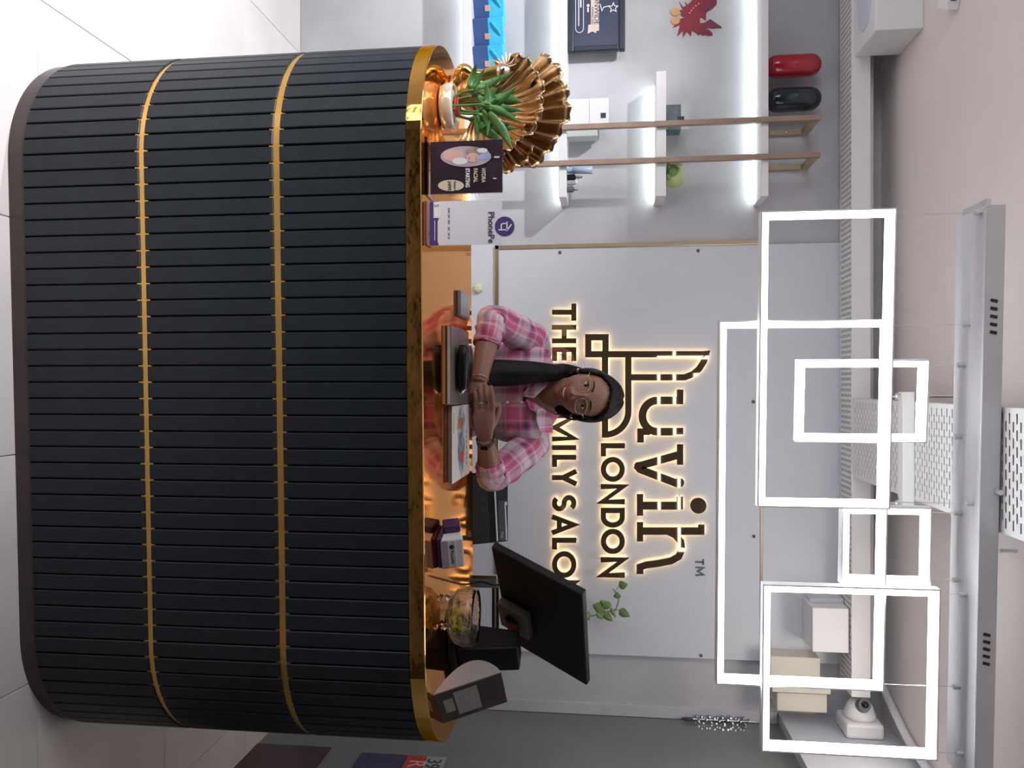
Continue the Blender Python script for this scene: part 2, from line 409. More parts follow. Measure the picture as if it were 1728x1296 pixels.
# the big word: ornate N, then u v i h
letter([([(199, 207), (263, 207), (263, 272), (199, 272)], 1), ([(263, 270), (263, 600)], 0), ([(263, 590), (263, 640)]+[(262, 651), (290, 643), (318, 625), (338, 602), (350, 570), (350, 358)], 0),
        ([(263, 358), (478, 358)]+arc(478, 270, 88, 88, 90, 8, 12)[1:]+[(566, 268)], 0), ([(263, 270), (578, 270)], 0)], 24)
letter([([(396, 553), (437, 553)], 0), ([(437, 565), (437, 470)]+arc(496, 468, 59, 57, 180, 360, 16)[1:]+[(555, 565)], 0, 29), ([(555, 440), (555, 404), (596, 404)], 0)], 25)
letter([([(602, 553), (680, 553)], 0, 24), ([(641, 553), (684, 400), (690, 396), (697, 402), (752, 546)], 0, 29)], 28, blobs=((684, 396, 15), (747, 550, 18)))
letter([([(800, 552), (836, 552)], 0, 24), ([(834, 564), (834, 402)], 0, 30), ([(790, 402), (872, 402)], 0, 24)], 26)
letter([([(834, 596), (834, 597)], 0, 4)], 4, blobs=((834, 622, 29),))
letter([([(905, 633), (938, 633)], 0, 24), ([(930, 645), (930, 402)], 0, 28), ([(896, 402), (969, 402)], 0, 24),
        ([(930, 505), (945, 535), (970, 556), (1000, 560), (1026, 548), (1042, 520), (1052, 470), (1058, 425), (1066, 402), (1092, 402)], 0, 26)], 26)
for st in ([([(1040, 643), (1062, 643)], 0), ([(1051, 643), (1051, 613)], 0)], [([(1071, 613), (1073, 645), (1086, 622), (1099, 645), (1101, 613)], 0)]):
    g = G()
    for pts, cl in st: stroke_solid(g, pts, 6, lambda u, v: W(u, v)+Vector((0, YP-YS-.004, 0)), (0, .0035, 0), cl)
    tag(g.build('letter', greyp, sign), 'small flat dark trademark letter')
# ================================================================ SHELVES on the left wall part
def shelf(name, label, x0, x1, z0, z1, led=True):
    t = thing(name, label, 'shelf', ((x0+x1)/2, YW, z0), 'wall shelves')
    G().box((x0, YW-.19, z0), (x1, YW-.0005, z1)).build('board', whitem, t, bevel=.002, seg=1)
    G().box((x0+.01, YW-.045, z0-.008), (x1-.01, YW-.015, z0-.0005)).build('light_strip', shelfled, t)
    return t
YF = YW-.19
def zz(px): return P(px, 300, YF).z
xr = P(950, 333, YF).x
SH0, SH1, SH2, SH3 = (zz(781), zz(795)), (zz(943), zz(956)), (zz(1107), zz(1124)), (zz(1285), zz(1297))
shelf('wall_shelf', 'lowest long white wall shelf, behind the peacock figurine', XL+.002, xr, *SH0)
shelf('wall_shelf', 'long white lit shelf under the framed award', XL+.002, xr, *SH1)
shelf('wall_shelf', 'short white lit shelf carrying the green ceramic frog', P(1110, 120, YF).x, P(1110, 331, YF).x, *SH2)
shelf('wall_shelf', 'topmost long white lit shelf under the red and dark capsules', XL+.002, P(1290, 331, YF).x, *SH3)
# wooden uprights
for k, (y0, y1, lab) in enumerate(((214.5, 199.5, 'left one of two slim brown wooden uprights in front of the shelves'), (274, 263, 'right one of two slim brown wooden uprights in front of the shelves'))):
    xm = P(1150, (y0+y1)/2, YF-.02).x; zb, zt = SH0[0]-.06, P(1385, 200, YF-.02).z
    t = thing('wood_upright', lab, 'upright', (xm, YF-.012, zb), 'wooden shelf uprights')
    G().box((xm-.0115, YF-.024, zb), (xm+.0115, YF-.0005, zt)).build('post', woodm, t, bevel=.002)
    G().box((xm-.0115, YF-.0004, zt-.035), (xm+.0115, YW-.001, zt-.003)).build('top_arm', woodl, t, bevel=.002)
    G().box((xm-.0115, YW-.022, SH3[1]+.0005), (xm+.0115, YW-.001, zt-.036)).build('wall_bar', woodl, t, bevel=.002)
    if k == 0:
        for dz in (.05, .11): G().sph((xm, YW-.023, SH3[1]+dz), (.005, .003, .005), 10, 6).build('screw', silver, t, smooth=True)
# ================================================================ HANGING LIGHT and ceiling services
def wy(X): return 2.19+.045*(X+.47)
plz0, plz1 = 2.475, 2.525
xa, xb = P(1662, 345, 2.19).x, 1.10
chan = thing('pendant_chandelier', 'modern hanging light of five glowing white square frames on one long grey ceiling plate', 'light', ((xa+xb)/2, 2.3, plz0))
canp = [(xa, wy(xa)), (xb, wy(xb)), (xb, wy(xb)+.175), (xa, wy(xa)+.175)]
G().prism(canp, (0, 0, plz0), X1, Y1, Z1, plz1-plz0).build('canopy', canopym, chan, bevel=.003)
can2 = [(xa-.02, wy(xa)+.02), (xa-.001, wy(xa)+.02), (xa-.001, wy(xa)+.16), (xa-.02, wy(xa)+.16)]
G().prism(can2, (0, 0, plz0+.01), X1, Y1, Z1, .012).build('end_flange', alum, chan)
for (c0, c1, n) in ((507, 560, 5), (1075, 1125, 5)):
    for k in range(n):
        p = P(1672, c0+(c1-c0)*k/(n-1), wy(.1)); y = wy(p.x)
        G().tube([(p.x, y-.0012, 2.491), (p.x+.004, y-.0012, 2.508)], .0042, 8, flat=.25, ref=(1, 0, 0)).build('vent_slot', trayin, chan)
p = P(1675, 828, 2.25); G().cyl((p.x, wy(p.x)-.018, p.z), (p.x, wy(p.x)+.001, p.z), .007).build('bolt', alum, chan, smooth=False)
FR = [  # px bottom, px top, py left, py right, Y left, Y right, anchor px rows
    (1287, 1496, 363, 848, 2.215, 2.265), (1217, 1487, 548, 1150, 2.285, 2.345), (1350, 1555, 614, 738, 2.315, 2.335),
    (1425, 1560, 861, 978, 2.335, 2.345), (1292, 1573, 995, 1264, 2.305, 2.325)]
for (b, t, l, r, ya, yb) in FR:
    xl = (P(b, l, ya).x+P(t, l, ya).x)/2; xr_ = (P(b, r, yb).x+P(t, r, yb).x)/2; ym = (ya+yb)/2
    z0 = P(b, (l+r)/2, ym).z; z1 = P(t, (l+r)/2, ym).z
    a = math.atan2(yb-ya, xr_-xl); ux = Vector((math.cos(a), math.sin(a), 0)); uy = Vector((-math.sin(a), math.cos(a), 0))
    O = Vector(((xl+xr_)/2, ym, (z0+z1)/2)); hw, hh = (xr_-xl)/2/math.cos(a), (z1-z0)/2
    mt = Matrix((( ux.x, uy.x, 0, O.x), (ux.y, uy.y, 0, O.y), (0, 0, 1, O.z), (0, 0, 0, 1)))
    T, D = .0085, .017
    g = G()   # housing: thin outer channel
    for lo, hi in (((-hw-T, -D, -hh-T-.004), (hw+T, D, -hh-T)), ((-hw-T, -D, hh+T), (hw+T, D, hh+T+.004)), ((-hw-T-.004, -D, -hh-T-.004), (-hw-T, D, hh+T+.004)), ((hw+T, -D, -hh-T-.004), (hw+T+.004, D, hh+T+.004))):
        g.box(lo, hi, mt)
    fr = g.build('light_frame', whitem, chan)
    for lo, hi in (((-hw-T, -D+.003, -hh-T), (hw+T, D-.003, -hh+T)), ((-hw-T, -D+.003, hh-T), (hw+T, D-.003, hh+T)), ((-hw-T, -D+.003, -hh+T), (-hw+T, D-.003, hh-T)), ((hw-T, -D+.003, -hh+T), (hw+T, D-.003, hh-T))):
        G().box(lo, hi, mt).build('light_bar', ledm, fr)
    for s in (-1, 1):
        q = mt @ Vector((s*(hw-.004), 0, hh+T+.004))
        wq = Vector((q.x, min(max(q.y, wy(q.x)+.02), wy(q.x)+.16), plz0))
        wg = G().cyl(q, wq, .0011, n=6).build('wire', silver, fr)
        G().cyl(wq-Vector((0, 0, .018)), wq+Vector((0, 0, .001)), .0075, n=12).build('wire_anchor', alum, fr, smooth=False)
# ---- perforated trays
def perforated(g, x0, x1, y0, y1, z, px_, hx, py_, hy, stag=True, margin=.012, swap=False):
    """flat sheet in x,y with rows of holes (holes hx by hy on a px_ by py_ pitch)"""
    def q(a, b, c, d): g.add([(c, a, z), (c, b, z), (d, b, z), (d, a, z)] if swap else [(a, c, z), (b, c, z), (b, d, z), (a, d, z)], [(0, 1, 2, 3)])
    ya, row = y0+margin, 0
    q(x0, x1, y0, ya)
    while ya+hy <= y1-margin:
        xs = x0+margin+(px_/2 if (stag and row % 2) else 0); cur = x0
        while xs+hx <= x1-margin:
            q(cur, xs, ya, ya+hy); cur = xs+hx; xs += px_
        q(cur, x1, ya, ya+hy)
        yb = min(ya+py_, y1); q(x0, x1, ya+hy, yb); ya = yb; row += 1
    if ya < y1: q(x0, x1, ya, y1)
    return g
tz = 2.527; ty0, ty1 = 3.50, 3.665
bt = thing('cable_tray', 'long white perforated cable tray running along the top of the back wall', 'cable tray', (-.5, ty0, tz))
g = perforated(G(), ty0, ty1, XL+.01, 1.33, tz, .0186, .0112, .0235, .0130, margin=.007, swap=True)
g.build('perforated_base', traym, bt, solid=.0015)
G().box((XL+.01, ty0-.002, tz), (1.33, ty0, tz+.075)).build('side_rail', traym, bt)
G().box((XL+.01, ty1, tz), (1.33, ty1+.002, tz+.075)).build('side_rail', traym, bt)
G().box((XL+.01, ty0+.001, tz+.004), (1.328, ty1-.001, tz+.03)).build('shade_liner', trayin, bt)  # dark sheet added just above the base so the holes look shaded
tag(G().tube([(XL+.01, 3.585, 2.622), (1.27, 3.585, 2.622)], .021, 14).build('conduit_pipe', mat('grey_pipe', (.80, .80, .84), .5, noise=.05), smooth=True),
    'grey pipe under the ceiling running above the long back tray', 'pipe')
cx0, cx1 = .062, .395
ct = thing('cable_tray', 'wide white slotted tray crossing the ceiling towards the camera', 'cable tray', (.23, 2.6, tz))
g = G()
perforated(g, cx0, cx1, 1.75, 3.49, tz+.004, .0425, .027, .019, .0075, margin=.014)
g.build('perforated_base', traym, ct, solid=.0015)
for x in (cx0, cx1-.002): G().box((x, 1.75, tz+.004), (x+.002, 3.49, tz+.07)).build('side_rail', traym, ct)
G().box((cx0+.004, 1.76, tz+.010), (cx1-.004, 3.48, tz+.03)).build('shade_liner', mat('slot_shade_grey', (.22, .22, .23), .8, noise=.2, nscale=30), ct)  # grey sheet added over the slots, their shade put into its colour
ysr = 2.84
st = thing('trapeze_hanger', 'white trapeze bar with threaded rods holding up the crossing slotted tray', 'hanger', (.23, ysr, tz-.04))
G().box((cx0-.035, ysr-.022, tz-.036), (cx1+.03, ysr+.022, tz+.0025)).build('channel_bar', traym, st, bevel=.002)
for x in (cx0-.02, cx1+.015):
    G().cyl((x, ysr, tz-.08), (x, ysr, CEIL), .005, n=8).build('threaded_rod', silver, st)
    G().cyl((x, ysr, tz-.05), (x, ysr, tz-.036), .013, n=6).build('nut', silver, st)
    G().cyl((x, ysr, CEIL-.02), (x, ysr, CEIL), .016, .012, n=10).build('ceiling_anchor', alum, st)
# ceiling box, left
bxr, by0, by1, bz = P(1477, 51, 3.24).x, 3.24, 3.495, 2.54
cb = thing('ceiling_box', 'white boxed unit under the ceiling in the upper left with pale oval underside', 'ceiling unit', (bxr-.4, by0, bz))
G().box((bxr-.8, by0, bz), (bxr, by1, CEIL)).build('casing', whitem, cb, bevel=.004)
G().prism([(bxr-.33+.27*math.copysign(abs(math.cos(t))**.7, math.cos(t)), (by0+by1)/2+.095*math.copysign(abs(math.sin(t))**.7, math.sin(t))) for t in [2*PI*k/40 for k in range(40)]],
          (0, 0, bz-.006), X1, Y1, Z1, .0065).build('oval_cover', mat('pale_blue_cover', (.62, .66, .76), .3, noise=.01), cb, bevel=.002, origin=None)
vf = thing('ceiling_vent', 'small white slotted vent on the ceiling in the far upper left', 'vent', (bxr+.0, 2.93, CEIL-.045))
vx0, vy0 = P(1533, 20, 2.95).x, 2.90
mv = Matrix.Translation((vx0-.12, vy0, 0)) @ Matrix.Rotation(.5, 4, 'Z')
G().box((-.16, -.03, CEIL-.045), (.13, .05, CEIL), mv).build('housing', whitem, vf, bevel=.004)
G().box((-.13, -.034, CEIL-.032), (.10, -.0302, CEIL-.014), mv).build('slot', trayin, vf)
# ceiling stub rods
p = PZ(1716, 930, CEIL)
tag(G().cyl((p.x, p.y, CEIL-.05), (p.x, p.y, CEIL), .006, n=8).build('ceiling_stud', alum), 'short bare rod stub sticking out of the ceiling right of the slotted tray', 'rod')
# wall box, electrical box, dome camera, conduit at the right
x0, x1 = P(1392, 1026, 3.52).x, P(1392, 1101, 3.52).x
wbx = thing('wall_box', 'plain white wall box below the back tray near the right corner', 'box', ((x0+x1)/2, 3.6, 2.38))
za, zb = P(1371, 1060, 3.52).z, tz-.004
G().box((x0, 3.52, za), (x1, YW-.036, zb)).build('casing', whitem, wbx, bevel=.004)
G().box((x0-.02, 3.60, za+.01), (x0-.0005, YW-.036, zb)).build('side_cover', panelm, wbx, bevel=.002)
cream = mat('cream_plastic', (.66, .62, .54), .5, noise=.02)
eb = thing('electrical_box', 'cream electrical box with a lid high in the right corner', 'box', (1.40, 3.64, 2.2))
def pbox(y0, y1, x0_, x1_, Yf_, Yb_, nm, m_, par, bv=.004):
    a_, b_ = P((x0_+x1_)/2, y0, Yf_).x, P((x0_+x1_)/2, y1, Yf_).x; c_, d_ = P(x0_, (y0+y1)/2, Yf_).z, P(x1_, (y0+y1)/2, Yf_).z
    return G().box((a_, Yf_, c_), (b_, Yb_, d_)).build(nm, m_, par, bevel=bv)
pbox(1170.5, 1202, 1311, 1396, 3.55, YW-.0005, 'casing', cream, eb, .006)
pbox(1153, 1170, 1303, 1402, 3.535, YW-.0005, 'lid', cream, eb, .003)
pbox(1109, 1152.5, 1300, 1384, 3.58, YP-.0008, 'hatch', cream, eb, .003)
pbox(1159, 1162, 1362, 1390, 3.532, 3.5346, 'latch', greyp, eb, .0)
cc = P(1453, 1210, 3.53); XF = XR-.0505
cv = thing('security_camera', 'white dome security camera on a square base high in the right corner', 'camera', (XF, 3.55, cc.z))
G().box((XF-.066, 3.47, cc.z-.078), (XF, 3.63, cc.z+.078)).build('base_box', whitem, cv, bevel=.014)
A = Matrix.Rotation(-PI/2, 3, 'Y')
G().lathe([(.066, .0665), (.066, .082), (.058, .100), (.052, .118), (.036, .140), (.014, .150)], (XF, 3.55, cc.z), 28, axis=A).build('dome', whitem, cv, smooth=True)
G().tube([(XF-.122, 3.52, cc.z), (XF-.146, 3.478, cc.z)], [.030, .025], 18).build('lens_ring', greyp, cv, smooth=False)
G().sph((XF-.147, 3.476, cc.z), .015, 14, 8).build('lens', blackg, cv, smooth=True)
tag(G().tube(bez([(1.30, 3.71, 2.702), (1.375, 3.55, 2.702), (1.455, 3.25, 2.702), (1.470, 2.8, 2.702), (1.470, 2.0, 2.702)], 6), .017, 12).build('conduit_pipe', whitem, smooth=True), 'thin white conduit under the ceiling beside the dome camera', 'pipe')
# crystal tassel on the corner strip
ctz0, ctz1 = P(1150, 1213, YW-.03).z, P(1262, 1219, YW-.03).z; ctx = P(1205, 1215, YW-.03).x
ct_ = thing('crystal_tassel', 'hanging silver crystal bead tassel on the corner strip at the right', 'ornament', (ctx, YW-.03, ctz0))
crys = mat('crystal_silver', (.40, .41, .47), .12, .85, noise=.2, nscale=60)
G().cyl((ctx, YW-.03, ctz0+.04), (ctx, YW-.03, ctz1+.05), .0014, n=6).build('cord', silver, ct_)
G().cyl((ctx, YW-.031, ctz1+.05), (ctx, YW-.011, ctz1+.05), .003, n=6).build('hook', silver, ct_)
G().sph((ctx, YW-.03, ctz0+.03), (.008, .008, .032), 8, 8).build('drop', mat('smoky_crystal', (.10, .10, .16), .1, .5, noise=.2), ct_, smooth=False)
for k in range(34):
    z = ctz0+.06+(ctz1-ctz0-.06)*k/33; a = k*2.4
    rr = random.uniform(.006, .0105)
    G().sph((ctx+.014*math.cos(a), YW-.03+.012*math.sin(a), z), (rr, rr, rr*1.1), 6, 4).build('bead', crys, ct_)
# posters and brass shapes on the right partition (seen at a slant)
def slant(name, label, cat, y0, y1, z0, z1, m, d=.004, grp=None):
    return tag(G().box((XR-d, y0, z0), (XR-.0003, y1, z1)).build(name, m), label, cat, grp)
def PX(px, py, X=XR):
    d = ray(px, py); t = X/d.x; return Vector((X, d.y*t, CAMH+d.z*t))
# extents on the partition: Y decreases to the right of the picture
ybk, yfr = PX(720, 1268).y, 2.55
pa, pb = PX(692, 1270).z, PX(724, 1270).z
t = thing('poster', 'red poster with pale capital letters on the right glass partition', 'poster', (XR, 3.0, pa))
G().box((XR-.004, 2.72, pa), (XR-.0003, 3.21, pb)).build('sheet', mat('red_print', (.42, .045, .035), .4, noise=.05), t)
text('lettering', 'RI', mat('peach_ink', (.75, .40, .30), .5, noise=.02), t, (XR-.0042, 3.17, pa+.02), (0, -1, 0), Z1, .10)
t = thing('poster', 'pale poster strip with dark numerals above the red poster', 'poster', (XR, 3.0, pb))
G().box((XR-.004, 2.72, pb+.004), (XR-.0003, 3.21, pb+.085)).build('sheet', mat('dull_white_print', (.30, .29, .29), .5, noise=.04), t)
text('lettering', '393', inkd, t, (XR-.0042, 3.19, pb+.012), (0, -1, 0), Z1, .085)
slant('poster', 'dark violet poster below the red poster on the right partition', 'poster', 2.72, 3.21, pa-.20, pa-.004, mat('violet_print', (.05, .04, .10), .4, noise=.3, nscale=30))
slant('floor_skirting_panel', 'dark maroon skirting panel low on the right glass partition', 'panel', 1.2, 3.24, .0, .33, mat('maroon_panel', (.06, .025, .030), .25, noise=.1))
slant('partition_sticker', 'dark rectangular sticker on the right partition above the numerals', 'sticker', 2.6, 3.10, PX(783, 1285).z, PX(872, 1285).z, mat('slate_print', (.03, .04, .04), .3, noise=.1), grp=None)
gold2 = mat('brass_shape', (.55, .40, .20), .18, 1., noise=.08)
t = thing('partition_shape', 'curved brass shape on the right glass partition', 'letter', (XR, 3.1, PX(955, 1280).z))  # brass arch and a short bent stroke raised on the partition
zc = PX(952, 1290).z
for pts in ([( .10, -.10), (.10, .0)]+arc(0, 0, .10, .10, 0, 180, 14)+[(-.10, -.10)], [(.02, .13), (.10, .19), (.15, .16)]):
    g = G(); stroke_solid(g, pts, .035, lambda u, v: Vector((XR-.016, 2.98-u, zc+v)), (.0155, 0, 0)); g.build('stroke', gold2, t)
t = thing('partition_shape', 'second smaller brass shape higher on the right partition', 'letter', (XR, 2.95, PX(1020, 1290).z))
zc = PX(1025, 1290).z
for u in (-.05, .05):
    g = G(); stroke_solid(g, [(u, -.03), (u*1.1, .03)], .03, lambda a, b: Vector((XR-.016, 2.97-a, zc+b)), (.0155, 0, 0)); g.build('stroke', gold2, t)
# ================================================================ things on the shelves
def at_shelf(py, Y, z): 
    # x position of a picture column on a shelf of height z
    px = 950 if z < 1.5 else 1120 if z < 2 else 1300
    return P(px, py, Y).x
bl1 = mat('blue_card', (.050, .105, .28), .5, noise=.1); bl2 = mat('cyan_card', (.03, .42, .72), .4, col2=(.06, .55, .82), nscale=20)
orange = mat('peach_seal', (.62, .42, .32), .5, noise=.05)
for k, (ya, lab) in enumerate(((14, 'blue and cyan gift box on the lowest shelf, cut by the left picture edge'), (61, 'middle one of the three blue and cyan gift boxes on the lowest shelf'), (107, 'blue and cyan gift box nearest to the peacock head'))):
    Yb = 3.625; q = P(797, ya, Yb); zs = SH0[1]
    t = thing('gift_box', lab, 'box', (q.x, Yb, zs+.0005), 'blue gift boxes on the lowest shelf')
    mt = Matrix.Translation((q.x, Yb, zs+.0005)) @ Matrix.Rotation(math.radians(30), 4, 'Z')
    sec = [(-.03, 0), (.03, 0), (.03, .075), (-.03, .068)]
    R = mt.to_3x3()
    G().prism(sec, mt @ Vector((-.074, 0, 0)), R @ Y1, Z1, R @ X1, .148).build('lower_half', bl1, t, bevel=.002)
    G().prism([(-.032, .0685), (.031, .0755), (.026, .140), (-.012, .136)], mt @ Vector((-.076, 0, 0)), R @ Y1, Z1, R @ X1, .152).build('lid', bl2, t, bevel=.003)
    G().box((-.012, -.0335, .052), (.014, -.0302, .078), mt).build('seal', orange, t, bevel=.001)
    G().tube([mt @ Vector((-.06, -.034, .085)), mt @ Vector((-.03, -.03, .11)), mt @ Vector((.0, -.022, .125))], [.004, .007, .003], 6).build('ribbon', bl2, t)
# award frame
fz = SH1[1]+.0005; Yf = 3.655
fx0, fx1 = P(1000, -91, Yf).x, P(1000, 89, Yf).x; fzt = P(1055, 0, Yf).z
aw = thing('award_frame', 'dark framed award plaque with pale print standing on the lit shelf', 'frame', ((fx0+fx1)/2, Yf, fz))
fr_m = mat('dark_navy_frame', (.022, .028, .045), .3, noise=.05); plate = mat('navy_plate', (.045, .055, .10), .25, noise=.1)
G().box((fx0+.02, Yf-.006, fz+.02), (fx1-.02, Yf+.012, fzt-.02)).build('plaque', plate, aw)
for lo, hi in (((fx0, Yf-.018, fz), (fx1, Yf+.014, fz+.028)), ((fx0, Yf-.018, fzt-.028), (fx1, Yf+.014, fzt)), ((fx0, Yf-.018, fz+.0285), (fx0+.028, Yf+.014, fzt-.0285)), ((fx1-.028, Yf-.018, fz+.0285), (fx1, Yf+.014, fzt-.0285))):
    G().box(lo, hi).build('rail', fr_m, aw, bevel=.006)
def onp(px, py): q = P(px, py, Yf-.0065); return q
ros = mat('rose_gold_band', (.62, .52, .47), .4, noise=.04)
a, b = onp(997, -40), onp(1011, 52)
G().box((a.x, Yf-.008, a.z), (b.x, Yf-.0062, b.z)).build('ribbon_band', ros, aw)
q = onp(993, 42)
G().prism([(0, 0), (.042, -.004), (.032, .018), (.042, .036), (0, .036)], (q.x, Yf-.0078, q.z), X1, Z1, -Y1, .001).build('ribbon_tail', ros, aw)
q = onp(1004, 42); text('lettering', 'NATIONWIDE', inkd, aw, (q.x, Yf-.0082, q.z-.002), X1, Z1, .032, align='RIGHT')
q = onp(998, 42); text('lettering', 'AWARDS 2021', inkd, aw, (q.x, Yf-.0082, q.z+.001), X1, Z1, .013, align='RIGHT')
g = G(); q = onp(978, 0); hwid = abs(onp(978, 55).x-q.x)
stroke_solid(g, arc(hwid-.018, 0, .018, .018, -90, 90, 10)+arc(-hwid+.018, 0, .018, .018, 90, 270, 10), .0025, lambda u, v: Vector((q.x+u, Yf-.0075, q.z+v)), (0, .001, 0), True)
g.build('outline_pill', whitetx, aw)
g = G()
for k in range(9): g.box((q.x-hwid+.03+k*(2*hwid-.06)/9, Yf-.0075, q.z-.006), (q.x-hwid+.03+k*(2*hwid-.06)/9+.026, Yf-.0066, q.z-.002))
g.box((q.x-.03, Yf-.0075, q.z+.003), (q.x+.035, Yf-.0066, q.z+.009)); g.build('small_print', whitetx, aw)
q = onp(1035, 13); sp = []
for k in range(10):
    r_ = .022 if k % 2 == 0 else .010; an = PI/2+k*PI/5+.3; sp.append((r_*math.cos(an), r_*math.sin(an)))
g = G(); stroke_solid(g, sp, .003, lambda u, v: Vector((q.x+u, Yf-.0075, q.z+v)), (0, .001, 0), True)
stroke_solid(g, [(-.01, -.018), (-.004, -.045), (.012, -.052), (-.02, -.06)], .003, lambda u, v: Vector((q.x+u, Yf-.0075, q.z+v)), (0, .001, 0)); g.build('star_emblem', whitetx, aw)
q = onp(991, 11); g = G(); g.sph((q.x-.004, Yf-.007, q.z+.004), (.007, .0012, .007), 12, 6); g.box((q.x+.006, Yf-.0075, q.z), (q.x+.026, Yf-.0066, q.z+.007)); g.build('small_emblem', whitetx, aw)
# red cut-out
rb = [(700,0),(640,60),(580,110),(510,40),(560,130),(470,170),(375,30),(440,180),(480,230),(380,250),(440,300),(400,340),(440,390),(530,420),(400,460),(410,520),(330,530),(220,670),(400,600),(330,880),(470,740),(470,910),(560,760),(660,880),(690,740),(790,800),(840,850),(900,830),(960,865),(1020,840),(1080,870),(1180,860),(1190,800),(1100,720),(1000,690),(1090,670),(1200,695),(1300,680),(1400,680),(1410,650),(1300,580),(1130,460),(980,560),(880,560),(880,430),(930,420),(1020,490),(1040,300),(1200,200),(1290,100),(1290,0),(1250,-80),(1100,-160),(900,-200),(700,-160),(600,-80)]
YR = YW-.004
def rw(cx, cy): return P(1120+cx/14.4, cy/14.4, YR)
cen = rw(700, 300)
rd = thing('bird_cutout', 'flat dark red bird-like cut-out with spiky feathers on the wall above the award', 'decoration', (cen.x, YR, cen.z))
poly = [(rw(a, b).x-cen.x, rw(a, b).z-cen.z) for a, b in rb]
redm = mat('dark_red_felt', (.27, .030, .055), .7, noise=.1); red2 = mat('dusk_red_felt', (.17, .035, .075), .7, noise=.1)
G().prism(poly, (cen.x, YR, cen.z), X1, Z1, Y1, .0035).build('body', redm, rd)
for pts in ([(1000,690),(980,600),(1130,470),(1390,655)], [(820,800),(850,740),(1050,735),(1170,850)], [(900,300),(1050,280),(1270,60),(1230,0),(950,150)]):
    G().prism([(rw(a, b).x-cen.x, rw(a, b).z-cen.z) for a, b in pts], (cen.x, YR-.0012, cen.z), X1, Z1, Y1, .001).build('wing', red2, rd)
och = mat('ochre_felt', (.62, .36, .16), .7, noise=.06); pinkf = mat('pink_felt', (.70, .36, .34), .7, noise=.04)
for cy in (290, 500):
    G().prism([((rw(280+115*math.cos(t), cy+95*math.sin(t)).x-cen.x), (rw(280+115*math.cos(t), cy+95*math.sin(t)).z-cen.z)) for t in [2*PI*k/18 for k in range(18)]], (cen.x, YR-.001, cen.z), X1, Z1, Y1, .004).build('foot', och, rd)
for (a, b) in ((630, 315), (670, 255), (715, 200), (780, 140), (850, 90)):
    q = rw(a, b); G().sph((q.x, YR-.001, q.z), (.004, .0015, .004), 8, 4).build('spot', pinkf, rd)
# capsules
for k, (py, w_, nm, lab, mm) in enumerate(((111, .049, 'capsule', 'glossy red capsule-shaped ornament standing on the top shelf', mat('red_gloss', (.36, .012, .035), .12, noise=.06, coat=.5)),
                                          (168, .052, 'capsule', 'glossy dark capsule-shaped ornament beside the red one on the top shelf', mat('dark_teal_gloss', (.012, .022, .032), .1, noise=.1, coat=.5)))):
    Yc = 3.615; h = P(1386, py, Yc).z-SH3[1]; x = P(1340, py, Yc).x; r = w_
    prof = [(r*math.sin(math.radians(a)), r-r*math.cos(math.radians(a))) for a in (12, 25, 40, 55, 70, 90)]+[(r, h-r)]+[(r*math.cos(math.radians(a)), h-r+r*math.sin(math.radians(a))) for a in (20, 35, 50, 65, 78, 86)]
    t = thing('capsule_ornament', lab, 'ornament', (x, Yc, SH3[1]), 'capsule ornaments')
    G().lathe(prof, (x, Yc, SH3[1]+.0006), 32).build('shell', mm, t, smooth=True)
    G().lathe([(r+.0006, 0), (r+.0012, .003), (r+.0006, .006)], (x, Yc, SH3[1]+h*.52), 32, cap=False).build('seam', mm, t, smooth=True)
# products on the award shelf, right of the peacock
def carton(name, label, cat, y0, y1, pt, z, m, Y=3.60, d=.08, grp=None, extra=None):
    xa_, xb_ = at_shelf(y0, Y, z), at_shelf(y1, Y, z); zt_ = P(pt, (y0+y1)/2, Y).z
    t = thing(name, label, cat, ((xa_+xb_)/2, Y+d/2, z+.0005), grp)
    G().box((xa_, Y, z+.0005), (xb_, Y+d, zt_)).build('carton', m, t, bevel=.0015)
    return t, xa_, xb_, zt_
zs1, zs2 = SH1[1], SH2[1]
t, a, b, zt_ = carton('product_box', 'white product carton with a small dark square label behind the left upright', 'box', 168, 211, 1027, zs1, paperw, Y=3.58)
G().box((a+.062, 3.579, zt_-.042), (a+.098, 3.5798, zt_-.008)).build('label_frame', whitetx, t); G().box((a+.068, 3.5782, zt_-.036), (a+.092, 3.5788, zt_-.012)).build('label', inkd, t)
G().box((a+.0, 3.579, zs1+.10), (a+.115, 3.5797, zs1+.101)).build('print_line', greytxt, t); G().box((a+.01, 3.579, zs1+.06), (a+.03, 3.5797, zs1+.075)).build('print_block', whitetx, t)
carton('product_box', 'pale grey green low carton right behind the left upright', 'box', 214, 231, 1008, zs1, mat('sage_card', (.50, .55, .53), .5, noise=.02), Y=3.60)
x = at_shelf(288, 3.59, zs1); zt_ = P(1000, 288, 3.59).z
t = thing('cosmetic_tube', 'pale blue cosmetic tube standing on its cap beside small dark bottles', 'tube', (x, 3.59, zs1))
tb = mat('pale_blue_tube', (.36, .48, .62), .35, noise=.04)
G().lathe([(.014, 0), (.015, .002), (.015, .022), (.013, .024)], (x, 3.59, zs1+.0006), 20).build('cap', tb, t)
n = 20
G().loft([[Vector((x+rx*math.cos(2*PI*k/n), 3.59+ry*math.sin(2*PI*k/n), z)) for k in range(n)] for rx, ry, z in ((.017, .016, zs1+.025), (.018, .015, zs1+.06), (.019, .008, zt_-.012), (.020, .002, zt_-.004), (.020, .002, zt_))]).build('body', tb, t, smooth=True)
